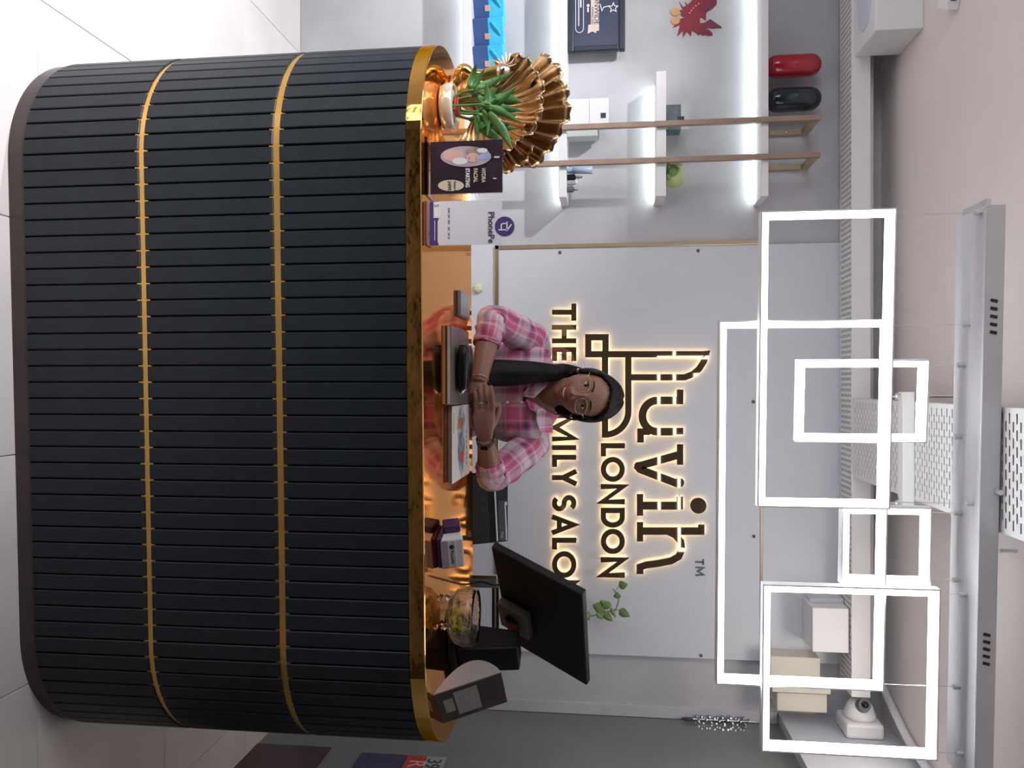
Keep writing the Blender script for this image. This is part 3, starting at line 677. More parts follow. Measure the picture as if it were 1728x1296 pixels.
for y_, r_, hh_, neck, lab, mm in ((300, .0145, .037, .022, 'small black bottle with a nozzle beside the pale blue tube', blackp), (309, .012, .036, 0, 'small grey round jar between two dark bottles', mat('grey_jar', (.33, .36, .36), .3, noise=.08)), (320, .0145, .030, .010, 'small dark bottle nearest to the right end of the award shelf', greyp)):
    x = at_shelf(y_, 3.575, zs1)
    t = thing('bottle', lab, 'bottle', (x, 3.575, zs1), 'small bottles on the award shelf')
    G().lathe([(r_*.9, 0), (r_, .002), (r_, hh_-.005), (r_*.7, hh_), (r_*.5, hh_+.002)], (x, 3.575, zs1+.0006), 20).build('body', mm, t, smooth=False)
    G().lathe([(r_*.62, 0), (r_*.62, .006+neck*.5), (r_*.4, .007+neck*.5), (r_*.4, .008+neck)], (x, 3.575, zs1+hh_+.0026), 16).build('cap', silver if neck else whitem, t)
t, a, b, zt_ = carton('product_box', 'dark photo carton with a pale top band on the short shelf', 'box', 177, 220, 1163, zs2, mat('dark_photo_card', (.045, .06, .075), .35, col2=(.13, .16, .18), nscale=16), Y=3.58)
G().box((a-.0005, 3.5793, zt_-.036), (b+.0005, 3.66, zt_+.0005)).build('top_band', mat('pale_band', (.50, .55, .55), .4, noise=.05), t); G().box((a+.055, 3.578, zt_-.052), (a+.078, 3.5790, zt_-.022)).build('label', inkd, t)
# green frog mug
x = at_shelf(296, 3.60, zs2); zt_ = P(1152, 296, 3.6).z; hh_ = zt_-zs2
t = thing('frog_mug', 'pale green ceramic frog mug at the right end of the short shelf', 'mug', (x, 3.6, zs2))
lime = mat('lime_glaze', (.46, .52, .22), .25, noise=.08); grn = mat('moss_glaze', (.15, .24, .08), .3, noise=.2, nscale=30)
G().lathe([(.034, 0), (.046, .01), (.052, hh_*.4), (.050, hh_*.75), (.040, hh_*.93), (.034, hh_), (.030, hh_-.004)], (x+.002, 3.61, zs2+.0006), 28).build('cup', lime, t, smooth=True)
G().sph((x-.012, 3.568, zs2+.032), (.032, .018, .028), 16, 10).build('frog_body', grn, t, smooth=True)
G().sph((x-.036, 3.562, zs2+.058), (.018, .015, .014), 14, 8).build('frog_head', lime, t, smooth=True)
for dx in (-.044, -.028):
    G().sph((x+dx, 3.553, zs2+.070), .0065, 10, 6).build('eye', whitetx, t, smooth=True); G().sph((x+dx, 3.5475, zs2+.070), .0028, 8, 5).build('pupil', inkd, t, smooth=True)
for dx in (-.03, .02): G().sph((x+dx, 3.553, zs2+.0125), (.016, .012, .011), 10, 6).build('frog_foot', grn, t, smooth=True)
# ================================================================ THINGS ON THE COUNTER
ZT = CH+.0004
# ---- peacock figurine
YPK = 2.17
def pk(u, v, dy=0.): return P(v, u, YPK+dy)
bronze = mat('antique_gold', (.58, .40, .22), .30, 1., noise=.22, nscale=26, bump=.15, bscale=45)
brightg = mat('bright_gold', (.92, .62, .22), .16, 1., noise=.05)
pale_g = mat('rose_gold', (.78, .60, .48), .25, 1., noise=.08)
pb = PZ(760, 125, CH); pea = thing('peacock_figurine', 'antique gold peacock figurine with ruffled tail at the left end of the counter', 'figurine', (pk(130, 780).x, YPK, ZT))
npts = bez([pk(142, 779, .0), pk(128, 778, -.02), pk(119, 784, -.03), pk(125, 795, -.03), pk(127, 815, -.03), pk(123, 832, -.03), pk(120, 846, -.03)], 6)
nr = lerp_list([.022, .021, .019, .0155, .0155, .018, .021], 6)
G().tube(npts, nr, 18).build('neck', brightg, pea, smooth=True)
G().sph(pk(122, 848, -.03), (.024, .023, .025), 20, 14).build('head', pale_g, pea, smooth=True)
G().tube([pk(110, 842, -.035), pk(104, 836, -.038), pk(100, 831, -.04)], [.008, .005, .001], 10).build('beak', mat('copper', (.72, .42, .16), .3, 1., noise=.05), pea, smooth=True)
G().sph(pk(116, 850, -.055), (.003, .003, .003), 10, 6).build('eye', blackg, pea, smooth=True)
for (u, v) in ((97, 839), (92, 846), (85, 853), (88, 861), (98, 868), (107, 872)):
    a = pk(112, 850, -.03); b = pk(u, v, -.032); m_ = (a+b)/2+Vector((.004, 0, .004))
    G().tube(bez([a, m_, b], 4), lerp_list([.0035, .0035, .001], 4), 7).build('crest_feather', pale_g, pea, smooth=True)
bc = pk(156, 778, .01); bc.z = ZT+.068
G().sph(bc, (.055, .05, .060), 22, 14).build('body', bronze, pea, smooth=True)
G().lathe([(.045, 0), (.048, .004), (.044, .012), (.034, .018)], (bc.x, bc.y, ZT), 24).build('foot_base', bronze, pea, smooth=True)
root = pk(180, 806, .02)
def feather(a0, a1, length, lift, y0, curl, seed):
    rnd = random.Random(seed); ph = rnd.uniform(0, 6)
    def fn(t, s):
        a = math.radians(a0+(a1-a0)*s); r = .02+(length-.02)*t
        r *= 1+(.022*math.sin(s*PI*5+ph)+.016*math.sin(s*PI*11+ph*2))*t**3 - .10*abs(2*s-1)**3*t
        fold = (.0045*math.sin(s*PI*8+ph)+.0022*math.sin(s*PI*17))*t
        y = y0-curl*t*t+.02*math.sin(t*3)+fold-lift*math.sin(s*PI)*t
        return root+Vector((r*math.cos(a), y, r*math.sin(a)))
    g = G().grid(fn, 14, 26); return g.build('tail_feather', bronze, pea, smooth=True, solid=.0025, fixn=False)
px_m = .00166
for k, (a0, a1, L, y0, curl) in enumerate(((143, 112, 108, .00, .035), (128, 90, 150, .02, .03), (104, 60, 158, .015, .05), (78, 36, 150, .02, .04), (52, 18, 134, .01, .05), (30, -2, 112, .0, .035), (8, -28, 84, -.005, .02),
                                       (136, 100, 108, -.02, .045), (114, 72, 116, -.025, .05), (88, 46, 118, -.028, .055), (62, 24, 108, -.025, .05), (36, 0, 88, -.03, .04))):
    feather(a0, a1, L*px_m, .008, y0, curl, k)
# ---- lucky bamboo in a low pot
Ypt = 2.035; pc = P(758, 181, Ypt)
pot = thing('potted_bamboo', 'small pale gold pot of leafy lucky bamboo in front of the peacock', 'plant', (pc.x, Ypt, ZT))
G().lathe([(.042, 0), (.055, .004), (.061, .018), (.060, .034), (.056, .038), (.050, .034), (.046, .02)], (pc.x, Ypt, ZT), 36).build('pot', mat('pearl_glaze', (.74, .66, .54), .14, .45, noise=.12, nscale=10, bump=.1, bscale=30), pot, smooth=True)
G().lathe([(.047, .030), (.03, .033), (.004, .034)], (pc.x, Ypt, ZT), 24).build('pebbles', mat('pebble', (.30, .27, .23), .7, col2=(.6, .56, .5), nscale=90, bump=.5, bscale=120), pot)
ribm = mat('red_ribbon', (.52, .02, .03), .5, noise=.1)
for dz in (.040, .046): G().tube([(pc.x+.024*math.cos(2*PI*k/20), Ypt+.022*math.sin(2*PI*k/20), ZT+dz) for k in range(20)], .0026, 6, closed=True).build('ribbon', ribm, pot, smooth=True)
leafm = mat('leaf_green', (.045, .155, .045), .35, col2=(.13, .30, .09), nscale=14); stalkm = mat('stalk_green', (.10, .22, .06), .4, noise=.2)
rnd = random.Random(3)
tops = []
for k in range(9):
    a = 2*PI*k/9; r = .014+.006*(k % 2)
    b0 = Vector((pc.x+r*math.cos(a), Ypt+r*math.sin(a), ZT+.028)); b1 = b0+Vector((math.cos(a)*.02, math.sin(a)*.015, rnd.uniform(.055, .115)))
    G().tube(bez([b0, (b0+b1)/2+Vector((math.cos(a)*.006, 0, 0)), b1], 4), .0034, 7).build('stalk', stalkm, pot, smooth=True); tops.append(b1)
def leaf(base, tip, w, parent, m, sag=.15, name='leaf', side=None):
    base, tip = Vector(base), Vector(tip); d = tip-base; L = d.length
    sd = Vector(side) if side else d.cross(Vector((rnd.uniform(-.3, .3), 1, rnd.uniform(-.2, .5))))
    if sd.length < 1e-5: sd = d.orthogonal()
    sd.normalize(); up = sd.cross(d).normalized()
    def fn(t, s):
        ww = w*math.sin(PI*min(1, .06+.94*t)**.75)*(1 if t < 1 else 0)
        q = (s-.5)*2
        return base+d*t+sd*ww*q+up*(L*sag*math.sin(PI*t)+abs(q)*ww*.35)
    return G().grid(fn, 8, 4).build(name, m, parent, smooth=True, solid=.0008, fixn=False)
tl = [(128, 846), (146, 872), (172, 880), (196, 874), (236, 868), (246, 838), (116, 818), (210, 862), (188, 886), (160, 862), (107, 804), (120, 868), (150, 838), (181, 866), (209, 882), (217, 876), (252, 865), (240, 851), (238, 808), (155, 788), (178, 800), (140, 820), (165, 850), (196, 862), (226, 838), (206, 850), (142, 846), (160, 818), (185, 830), (214, 816), (230, 822), (190, 800), (170, 842), (200, 826), (152, 800), (222, 858), (132, 832), (176, 812)]
for k, (u, v) in enumerate(tl):
    dy = rnd.uniform(-.055, .02); tip = P(v, u, Ypt+dy)
    bs = min(tops, key=lambda b: (b-tip).length+rnd.uniform(0, .05)); bs = bs+(tip-bs)*rnd.uniform(0, .25)+Vector((0, 0, rnd.uniform(-.02, 0)))
    if (tip-bs).length < .05: bs = tip+(bs-tip).normalized()*.06
    leaf(bs, tip, rnd.uniform(.008, .0135), pot, leafm, sag=rnd.uniform(.08, .22))
# ---- facial offer card
YC = 1.885; ca, cb_ = P(726, 240, YC), P(726, 328, YC); ztp = P(848, 285, YC).z; zb0 = ZT+.004
card = thing('offer_card', 'dark plum facial offer card in a clear acrylic stand', 'sign', ((ca.x+cb_.x)/2, YC, ZT))
plum = mat('plum_print', (.055, .032, .052), .3, noise=.15, nscale=8)
G().box((ca.x, YC, zb0), (cb_.x, YC+.002, ztp)).build('print', plum, card)
G().box((ca.x-.002, YC-.003, ZT+.003), (cb_.x+.002, YC-.0006, ztp+.002)).build('acrylic_front', acryl, card)
G().box((ca.x-.004, YC-.030, ZT), (cb_.x+.008, YC+.045, ZT+.0028)).build('acrylic_foot', acryl, card)
def oc(u, v): q = P(v, u, YC-.0008); return q
def disc(parent, name, m, cu, cv, ru, rv, fn, dy=0., n=28, th=.0004):
    c = fn(cu, cv); U_ = fn(cu+ru, cv)-c; V_ = fn(cu, cv+rv)-c
    return G().prism([(math.cos(2*PI*k/n), math.sin(2*PI*k/n)) for k in range(n)], c+Vector((0, dy, 0)), U_, V_, Y1, th).build(name, m, parent)
def oc2(u, v): return P(v, u, YC-.0034)
skinp = mat('print_skin', (.62, .40, .36), .5, noise=.08); lil = mat('print_lilac', (.40, .33, .40), .5, noise=.15, nscale=30); bluep = mat('print_blue', (.30, .40, .60), .5, noise=.15); whp = mat('print_pale', (.70, .66, .68), .5, noise=.05); hairp = mat('print_hair', (.30, .22, .16), .5, noise=.3, nscale=40)
disc(card, 'portrait_ground', lil, 264, 786, 17.5, 43, oc2, 0)
disc(card, 'portrait_arm', skinp, 262, 765, 10, 18, oc2, -.0004)
disc(card, 'portrait_towel', bluep, 262, 816, 8, 11, oc2, -.0004)
disc(card, 'portrait_hair', hairp, 256, 800, 8, 14, oc2, -.0006)
disc(card, 'portrait_glove', whp, 272, 776, 6, 13, oc2, -.0006)
disc(card, 'portrait_face', skinp, 266, 798, 8, 11, oc2, -.0009)
disc(card, 'portrait_band', whp, 254, 814, 4, 9, oc2, -.0009)
for (u, v) in ((264, 804), (269, 804)): disc(card, 'portrait_brow', hairp, u, v, 1.6, .8, oc2, -.0013)
disc(card, 'portrait_lips', mat('print_rose', (.55, .16, .18), .5, noise=.05), 267, 792, 2, 1.2, oc2, -.0013)
gtx = mat('gold_ink', (.66, .55, .42), .5, noise=.03)
for body, u, v, sz, m_ in (('HYDRA', 284, 813, .0135, gtx), ('FACIAL', 284, 799.5, .0135, gtx), ('STARTING', 284, 786, .0135, whitetx)):
    text('lettering', body, m_, card, oc2(u, v), X1, Z1, sz, bold=.0004, width=(.0345 if body != 'STARTING' else .046))
disc(card, 'price_oval', mat('cream_print', (.60, .55, .42), .5, noise=.03), 313, 761, 9.5, 22, oc2, 0)
text('lettering', 'from ₹', inkd, card, oc2(306, 766)+Vector((0, -.0006, 0)), X1, Z1, .009); text('lettering', '2499', inkd, card, oc2(305, 756)+Vector((0, -.0006, 0)), X1, Z1, .012)
disc(card, 'flame_mark', gtx, 301, 835, 1.2, 3.5, oc2, 0)
g = G(); stroke_solid(g, [(oc2(265, 834).x, oc2(265, 834).z), (oc2(265, 843).x, oc2(265, 843).z)], .004, lambda a, b: Vector((a, YC-.0036, b)), (0, .0004, 0)); g.build('lamp_mark', gtx, card)
# ---- payment card
YQ = 1.868; qa, qb = P(735, 340, YQ), P(735, 414, YQ)
pc_ = thing('payment_card', 'white and violet payment card with round violet logo on the counter', 'sign', ((qa.x+qb.x)/2, YQ, ZT))
def qc(u, v): return P(v, u, YQ-.0004)
zf, zp, zt2 = ZT+.006, P(740, 377, YQ).z, P(856, 377, YQ).z
x0, x1 = qa.x, qb.x
lc = qc(382, 851.5); rr = 18.5*.001415
top = [(x0, zp), (x1, zp), (x1, zt2-.012)]+[(lc.x+rr*math.cos(math.radians(a)), lc.z+rr*math.sin(math.radians(a))) for a in range(-20, 201, 11)]+[(x0, zt2-.012)]
G().prism(top, (0, YQ, 0), X1, Z1, Y1, .0025).build('board', paperw, pc_)
G().box((x0, YQ, zf), (x1, YQ+.0025, zp-.0002)).build('footer', purple, pc_)
G().box((x0+.001, YQ-.0008, zf+.010), (x0+.040, YQ-.0002, zf+.026)).build('footer_badge', whitetx, pc_, bevel=.0)
text('lettering', '5', greytxt, pc_, (x0+.006, YQ-.0010, zf+.012), X1, Z1, .016)
G().box((x0+.046, YQ-.0008, zf+.020), (x0+.100, YQ-.0002, zf+.0225)).build('small_print', whitetx, pc_); G().box((x0+.046, YQ-.0008, zf+.012), (x0+.094, YQ-.0002, zf+.0135)).build('small_print', whitetx, pc_)
g = G()
for k, (a, b) in enumerate(((351, 360), (362, 368), (371, 378), (383, 389), (393, 398), (400, 403))): g.box((qc(a, 756).x, YQ-.0006, qc(a, 756).z), (qc(b, 756).x, YQ-.0002, qc(b, 759).z))
g.build('small_print', greytxt, pc_)
text('lettering', 'PhonePe', mat('plum_ink', (.075, .06, .12), .5, noise=.03), pc_, (qc(357, 823.5).x, YQ-.0006, qc(357, 824).z), X1, Z1, .0215, bold=.0003)
disc(pc_, 'logo_disc', purple, 382, 851.5, 16.5, 16.5, lambda u, v: qc(u, v), -.0006)
g = G()
def lg(u, v): q = qc(320+u/6.48, 700+v/6.48); return Vector((q.x, YQ-.0016, q.z))
for pts, ww in (([(350, 1008), (456, 1008)], 15), ([(440, 1015), (440, 915)], 15), ([(370, 1008), (372, 960), (384, 946), (440, 946)], 14), ([(378, 1058), (446, 1010)], 15)): stroke_solid(g, pts, ww, lg, (0, .0005, 0))
g.build('logo_sign', whitetx, pc_)
G().box((x0, YQ-.012, ZT), (x1, YQ+.035, ZT+.0045)).build('foot', mat('dusty_rose_foot', (.30, .17, .14), .3, noise=.05), pc_, bevel=.001)
G().prism([(0, 0), (.028, 0), (0, .09)], (x1-.03, YQ+.003, ZT+.005), Y1, Z1, X1, .003).build('back_strut', paperw, pc_)
# ---- slim grey pad, grey folder, black pouch, art magazine
a, b = PZ(771, 489, CH), PZ(771, 533, CH)
pad = thing('tablet_pad', 'slim grey pad lying near the back edge left of the woman', 'tablet', ((a.x+b.x)/2, a.y+.09, ZT))
G().box((a.x, a.y, ZT), (b.x, a.y+.16, ZT+.010)).build('body', mat('slate_grey', (.16, .17, .19), .35, noise=.06), pad, bevel=.003)
G().box((a.x+.004, a.y+.004, ZT+.0101), (b.x-.004, a.y+.156, ZT+.0108)).build('screen', mat('grey_screen', (.20, .215, .24), .2, noise=.06), pad)
a, b = PZ(753, 549, CH), PZ(753, 684, CH); fx0_, fx1_, fy_ = a.x, b.x, a.y
fo = thing('folder', 'large glossy grey folder with pale page edges under the black pouch', 'folder', ((fx0_+fx1_)/2, fy_+.15, ZT))
fgrey = mat('folder_grey', (.16, .155, .155), .22, noise=.12, nscale=5)
G().box((fx0_, fy_, ZT), (fx1_, fy_+.272, ZT+.003)).build('back_cover', fgrey, fo, bevel=.001)
G().box((fx0_+.003, fy_+.002, ZT+.0031), (fx1_-.003, fy_+.269, ZT+.0105)).build('pages', mat('page_edge', (.62, .60, .57), .7, noise=.06, nscale=50), fo)
G().box((fx0_, fy_, ZT+.0106), (fx1_, fy_+.272, ZT+.0136)).build('front_cover', fgrey, fo, bevel=.001)
zpo = ZT+.0142; a, b = P(770, 582, fy_+.06), P(770, 662, fy_+.06)
po = thing('pouch', 'black glossy zip pouch lying on the grey folder', 'pouch', ((a.x+b.x)/2, fy_+.10, zpo))
pw, cxp, cyp = (b.x-a.x)/2, (a.x+b.x)/2, fy_+.095
rings = []
for t in (0, .08, .25, .5, .75, .92, 1):
    k = math.sin(PI*(.12+.76*t))**.35; h = .042*(1-.15*t); rings.append([Vector((cxp-pw+2*pw*t, cyp+.052*k*math.copysign(abs(math.cos(q))**.6, math.cos(q)), zpo+h/2+h/2*k*math.copysign(abs(math.sin(q))**.6, math.sin(q)))) for q in [2*PI*j/24 for j in range(24)]])
G().loft(rings).build('body', mat('black_patent', (.010, .010, .011), .22, noise=.2, bump=.05, bscale=30), po, smooth=True)
G().tube([(cxp-pw*.8, cyp-.045, zpo+.034), (cxp+pw*.85, cyp-.045, zpo+.030)], .0012, 6).build('zip', greyp, po)
G().tube([(cxp+pw*.86, cyp-.044, zpo+.030), (cxp+pw*1.02, cyp-.050, zpo+.020), (cxp+pw*1.1, cyp-.048, zpo+.012)], [.002, .003, .002], 8).build('zip_pull', silver, po, smooth=True)
a, b = PZ(755, 686, CH), PZ(755, 817, CH); mx0, mx1, my0 = a.x, b.x, a.y
mg = thing('magazine', 'white art magazine with blue and orange brushwork cover on the counter', 'magazine', ((mx0+mx1)/2, my0+.14, ZT))
G().box((mx0, my0+.004, ZT), (mx1-.004, my0+.266, ZT+.0115)).build('pages', mat('magazine_pages', (.20, .18, .17), .6, noise=.1, nscale=60), mg, bevel=.002)
zc_ = ZT+.0118; G().box((mx0, my0, zc_), (mx1, my0+.270, zc_+.0012)).build('cover', mat('cover_white', (.74, .73, .73), .35, noise=.02), mg)
zc_ += .0014
teal = mat('teal_brush', (.04, .20, .30), .5, col2=(.62, .66, .68), nscale=24); navyb = mat('navy_brush', (.05, .08, .18), .5, col2=(.45, .48, .55), nscale=30)
def flat(parent, name, m_, cx, cy, rx, ry, z, seed, n=26):
    r_ = random.Random(seed)
    G().prism([((1+.25*r_.uniform(-1, 1))*math.cos(2*PI*k/n)*rx, (1+.25*r_.uniform(-1, 1))*math.sin(2*PI*k/n)*ry) for k in range(n)], (cx, cy, z), X1, Y1, Z1, .0003).build(name, m_, parent)
flat(mg, 'brushwork', teal, mx0+.055, my0+.13, .058, .055, zc_, 1); flat(mg, 'brushwork', navyb, mx0+.13, my0+.135, .065, .045, zc_+.0002, 2)
flat(mg, 'painted_bloom', mat('orange_brush', (.55, .17, .05), .5, noise=.4, nscale=50), mx0+.052, my0+.125, .016, .042, zc_+.0005, 3); flat(mg, 'painted_bloom', mat('rose_brush', (.50, .08, .10), .5, noise=.3, nscale=50), mx0+.150, my0+.14, .018, .036, zc_+.0005, 4)
G().box((mx0+.018, my0+.016, zc_), (mx0+.075, my0+.030, zc_+.0003)).build('title_strip', mat('yellow_ink', (.62, .48, .06), .5, noise=.05), mg)
g = G()
for k in range(7): g.box((mx0+.075+.016*k, my0+.215, zc_), (mx0+.085+.016*k, my0+.222, zc_+.0003))
g.build('small_print', inkd, mg)
# ---- payment speaker
q = PZ(735, 935, CH); msb = Matrix.Translation((q.x-.004, q.y+.045, ZT)) @ Matrix.Rotation(math.radians(20), 4, 'Z') 
sb = thing('payment_speaker', 'small white and violet payment speaker box on the counter', 'speaker', (q.x, q.y+.04, ZT))
deepv = mat('deep_violet', (.055, .022, .085), .25, noise=.05); sbw = mat('speaker_white', (.62, .62, .70), .35, noise=.02); sbg = mat('speaker_grey', (.33, .33, .42), .35, noise=.03)
G().box((-.046, -.030, .0), (.040, .045, .014), msb).build('base', deepv, sb, bevel=.003)
tl_ = msb @ Matrix.Translation((0, 0, -.010)) @ Matrix.Rotation(math.radians(-16), 4, 'X')
G().box((-.043, -.036, .010), (.043, .0, .070), tl_).build('front_shell', sbw, sb, bevel=.006, seg=3)
G().box((-.062, -.005, .024), (-.0435, .04, .068), tl_).build('violet_end', deepv, sb, bevel=.004)
G().box((-.0435, .001, .026), (.040, .04, .066), tl_).build('rear_shell', sbg, sb, bevel=.005)
G().box((-.0405, -.0368, .012), (.0405, -.0361, .030), tl_).build('lower_panel', sbg, sb)
G().box((-.041, -.0385, .047), (.041, -.0362, .0495), tl_).build('ridge', whitetx, sb)
R_ = tl_.to_3x3(); o_ = tl_ @ Vector((-.012, -.0366, .036))
text('lettering', 'PhonePe', inkd, sb, o_, R_ @ X1, R_ @ Z1, .0115)
G().lathe([(.0062, 0), (.0062, .0006)], tl_ @ Vector((-.021, -.0361, .0395)), 20, axis=R_ @ Matrix.Rotation(PI/2, 3, 'X')).build('logo_disc', inkd, sb)
G().lathe([(.011, 0), (.009, .0008), (.010, .001)], tl_ @ Vector((-.053, .015, .068)), 18, axis=R_).build('button_ring', whp, sb)
cbm = Matrix.Translation((q.x+.01, q.y+.12, ZT))
G().box((-.04, -.02, 0), (.05, .02, .004), cbm).build('rear_plate', greyp, sb, bevel=.001)
G().tube(bez([cbm @ Vector((-.03, .018, .006)), cbm @ Vector((-.045, .05, .010)), cbm @ Vector((-.03, .085, .012)), cbm @ Vector((-.015, .07, .010)), cbm @ Vector((-.005, .02, .006))], 6), .0025, 8).build('cable', blackp, sb, smooth=True)
# ---- crystal bowl and candies
cutglass = mat('cut_glass', (1, 1, 1), .03, trans=1., ior=1.4, noise=.001, bump=.25, bscale=110)
qb_ = P(770, 1040, 2.06); bx, by = qb_.x, 2.06
bowl = thing('crystal_bowl', 'clear cut-glass footed bowl holding yellow and dark sweets', 'bowl', (bx, by, ZT))
n = 40
def cutr(r, z, k): return r
out = [(.030, .014), (.055, .020), (.071, .036), (.078, .058), (.077, .078), (.072, .090)]; inn = [(.069, .090), (.073, .078), (.074, .060), (.066, .040), (.050, .026), (.02, .021)]
G().loft([[Vector((bx+cutr(r, z, k)*math.cos(2*PI*k/n), by+cutr(r, z, k)*math.sin(2*PI*k/n), ZT+z)) for k in range(n)] for r, z in out+inn]).build('bowl', cutglass, bowl, smooth=True)
for k in range(3):
    a = -PI/2+.35+2*PI*k/3; G().tube([(bx+.04*math.cos(a), by+.04*math.sin(a), ZT+.019), (bx+.046*math.cos(a), by+.046*math.sin(a), ZT+.012), (bx+.055*math.cos(a), by+.055*math.sin(a), ZT+.0055)], [.007, .007, .0055], 12).build('foot', glassm, bowl, smooth=True)
yel = mat('yellow_wrap', (.62, .50, .04), .3, noise=.25, nscale=60); drk = mat('dark_wrap', (.03, .025, .02), .3, noise=.3, nscale=60); rnd2 = random.Random(11)
pos = [(-.030, -.036, .034), (-.008, -.044, .036), (.014, -.042, .035), (.034, -.030, .038), (-.018, -.018, .031), (.006, -.016, .030), (.026, -.008, .034), (-.040, -.010, .040), (-.026, .010, .034), (0, .012, .031), (.024, .018, .035),
       (-.022, -.030, .049), (.002, -.034, .050), (.022, -.024, .050), (-.010, -.006, .045), (.014, .004, .046), (-.034, .0, .054), (.036, .002, .052)]
for k, (x_, y_, z_) in enumerate(pos):
    isy = k not in (3, 7, 15, 16, 10)
    c = Vector((bx+x_, by+y_, ZT+z_)); a = rnd2.uniform(0, PI); d = Vector((math.cos(a), math.sin(a), rnd2.uniform(-.2, .4)))
    d.normalize(); g = G(); g.tube([c-d*.011, c-d*.0075, c-d*.005, c+d*.005, c+d*.0075, c+d*.011], [.005, .0022, .006, .006, .0022, .005], 7, flat=.8)
    tag(g.build('sweet', yel if isy else drk), 'yellow wrapped sweet lying in the crystal bowl' if isy else 'dark wrapped sweet lying in the crystal bowl', 'candy', 'yellow sweets in the crystal bowl' if isy else 'dark sweets in the crystal bowl')
# ---- brown standee with curved back
p0, p1 = PZ(731, 1174, CH), PZ(748, 1221, CH); p0.z = p1.z = ZT
e = (p1-p0); el = e.length; e = e.normalized(); ln = Vector((-e.y, e.x, 0)); hS = .165; lean = .066
sd_ = thing('card_standee', 'dark brown leaning card stand with curved grey back at the right end of the counter', 'sign', (p0.x, p0.y, ZT))
brown = mat('brown_print', (.050, .030, .032), .35, noise=.25, nscale=7); greyg = mat('grey_gloss_sheet', (.30, .27, .28), .25, col2=(.36, .32, .33), nscale=4)
ch = [(0, 0), (lean, hS)]
arcp = []
for k in range(0, 17):
    t = k/16; base_ = Vector((lean*(1-t), hS*(1-t))); bul = .062*math.sin(PI*t)**.8
    arcp.append((base_.x+bul*.93, base_.y*1.0-bul*.05))
arcp = [(a_, max(b_, 0.0)) for a_, b_ in arcp]
G().prism([(0, 0), (.003, 0), (lean+.003, hS), (lean, hS)], p0, ln, Z1, e, el).build('front_panel', brown, sd_)
g = G(); L_ = arcp; n_ = len(L_)
g.prism([(a_+.0032, b_) for a_, b_ in L_], p0+e*.0015, ln, Z1, e, el-.003).build('curved_back', greyg, sd_, smooth=False)
fn_ = e.cross(Vector((ln.x*lean, ln.y*lean, hS)).normalized())      # front normal
Vv = Vector((ln.x*lean, ln.y*lean, hS)).normalized()
if fn_.dot(Vector((0, -1, 0))) < 0: fn_ = -fn_
def fp(a_, b_): return p0+e*(a_*el)+Vv*(b_*math.hypot(lean, hS))+fn_*.0004
for nm, (a0, a1, b0, b1), m_ in (('label', (.25, .68, .10, .24), mat('dull_label', (.40, .37, .38), .5, noise=.1, nscale=60)), ('code_panel', (.10, .86, .27, .62), mat('dull_label_2', (.42, .39, .40), .5, noise=.1, nscale=60))):
    g = G(); qd = [fp(a0, b0), fp(a1, b0), fp(a1, b1), fp(a0, b1)]; g.add(qd+[v_+fn_*.0006 for v_ in qd], [(0,1,2,3),(7,6,5,4),(0,1,5,4),(1,2,6,5),(2,3,7,6),(3,0,4,7)]).build(nm, m_, sd_)
# ---- monitor seen from behind
B_, A_, C_ = Vector((.53, 1.98, 1.43)), Vector((.435, 2.08, 1.185)), Vector((.898, 2.355, 1.433))
D_ = A_+(C_-B_); nn = (C_-B_).cross(A_-B_).normalized()
if nn.y > 0: nn = -nn
mon = thing('monitor', 'black flat monitor seen from behind on a black stand', 'monitor', (.70, 2.2, ZT))
g = G(); g.add([A_, B_, C_, D_]+[p_-nn*.022 for p_ in (A_, B_, C_, D_)], [(0,1,2,3),(7,6,5,4),(0,1,5,4),(1,2,6,5),(2,3,7,6),(3,0,4,7)]).build('rear_housing', blackp, mon, bevel=.004)
ctr = (A_+B_+C_+D_)/4; U_, V_ = (C_-B_).normalized(), (B_-A_).normalized()
g = G(); qd = [ctr+U_*a_+V_*b_ for a_, b_ in ((-.24, -.125), (.24, -.125), (.24, .125), (-.24, .125))]; g.add([p_-nn*.0225 for p_ in qd]+[p_-nn*.0235 for p_ in qd], [(0,1,2,3),(7,6,5,4),(0,1,5,4),(1,2,6,5),(2,3,7,6),(3,0,4,7)]).build('screen', blackg, mon)
hb = ctr-V_*.085+U_*.05
mh = Matrix.Translation(hb) @ Matrix((( U_.x, V_.x, nn.x, 0), (U_.y, V_.y, nn.y, 0), (U_.z, V_.z, nn.z, 0), (0, 0, 0, 1)))
G().box((-.065, -.05, .0005), (.065, .05, .028), mh).build('mount_plate', greyp, mon, bevel=.004)
G().box((-.025, -.02, .028), (.025, .02, .040), mh).build('hinge', blackg, mon, bevel=.003)
mc = Matrix.Translation((.745, 2.19, 0)) @ Matrix.Rotation(math.radians(35), 4, 'Z')
G().box((-.085, -.06, ZT), (.085, .07, ZT+.02), mc).build('foot', blackp, mon, bevel=.005)
G().prism([(-.045, ZT+.0205), (.05, ZT+.0205), (.030, 1.25), (-.030, 1.25)], mc @ Vector((-.05, 0, 0)), mc.to_3x3() @ Y1, Z1, mc.to_3x3() @ X1, .10).build('column', blackp, mon, bevel=.006)
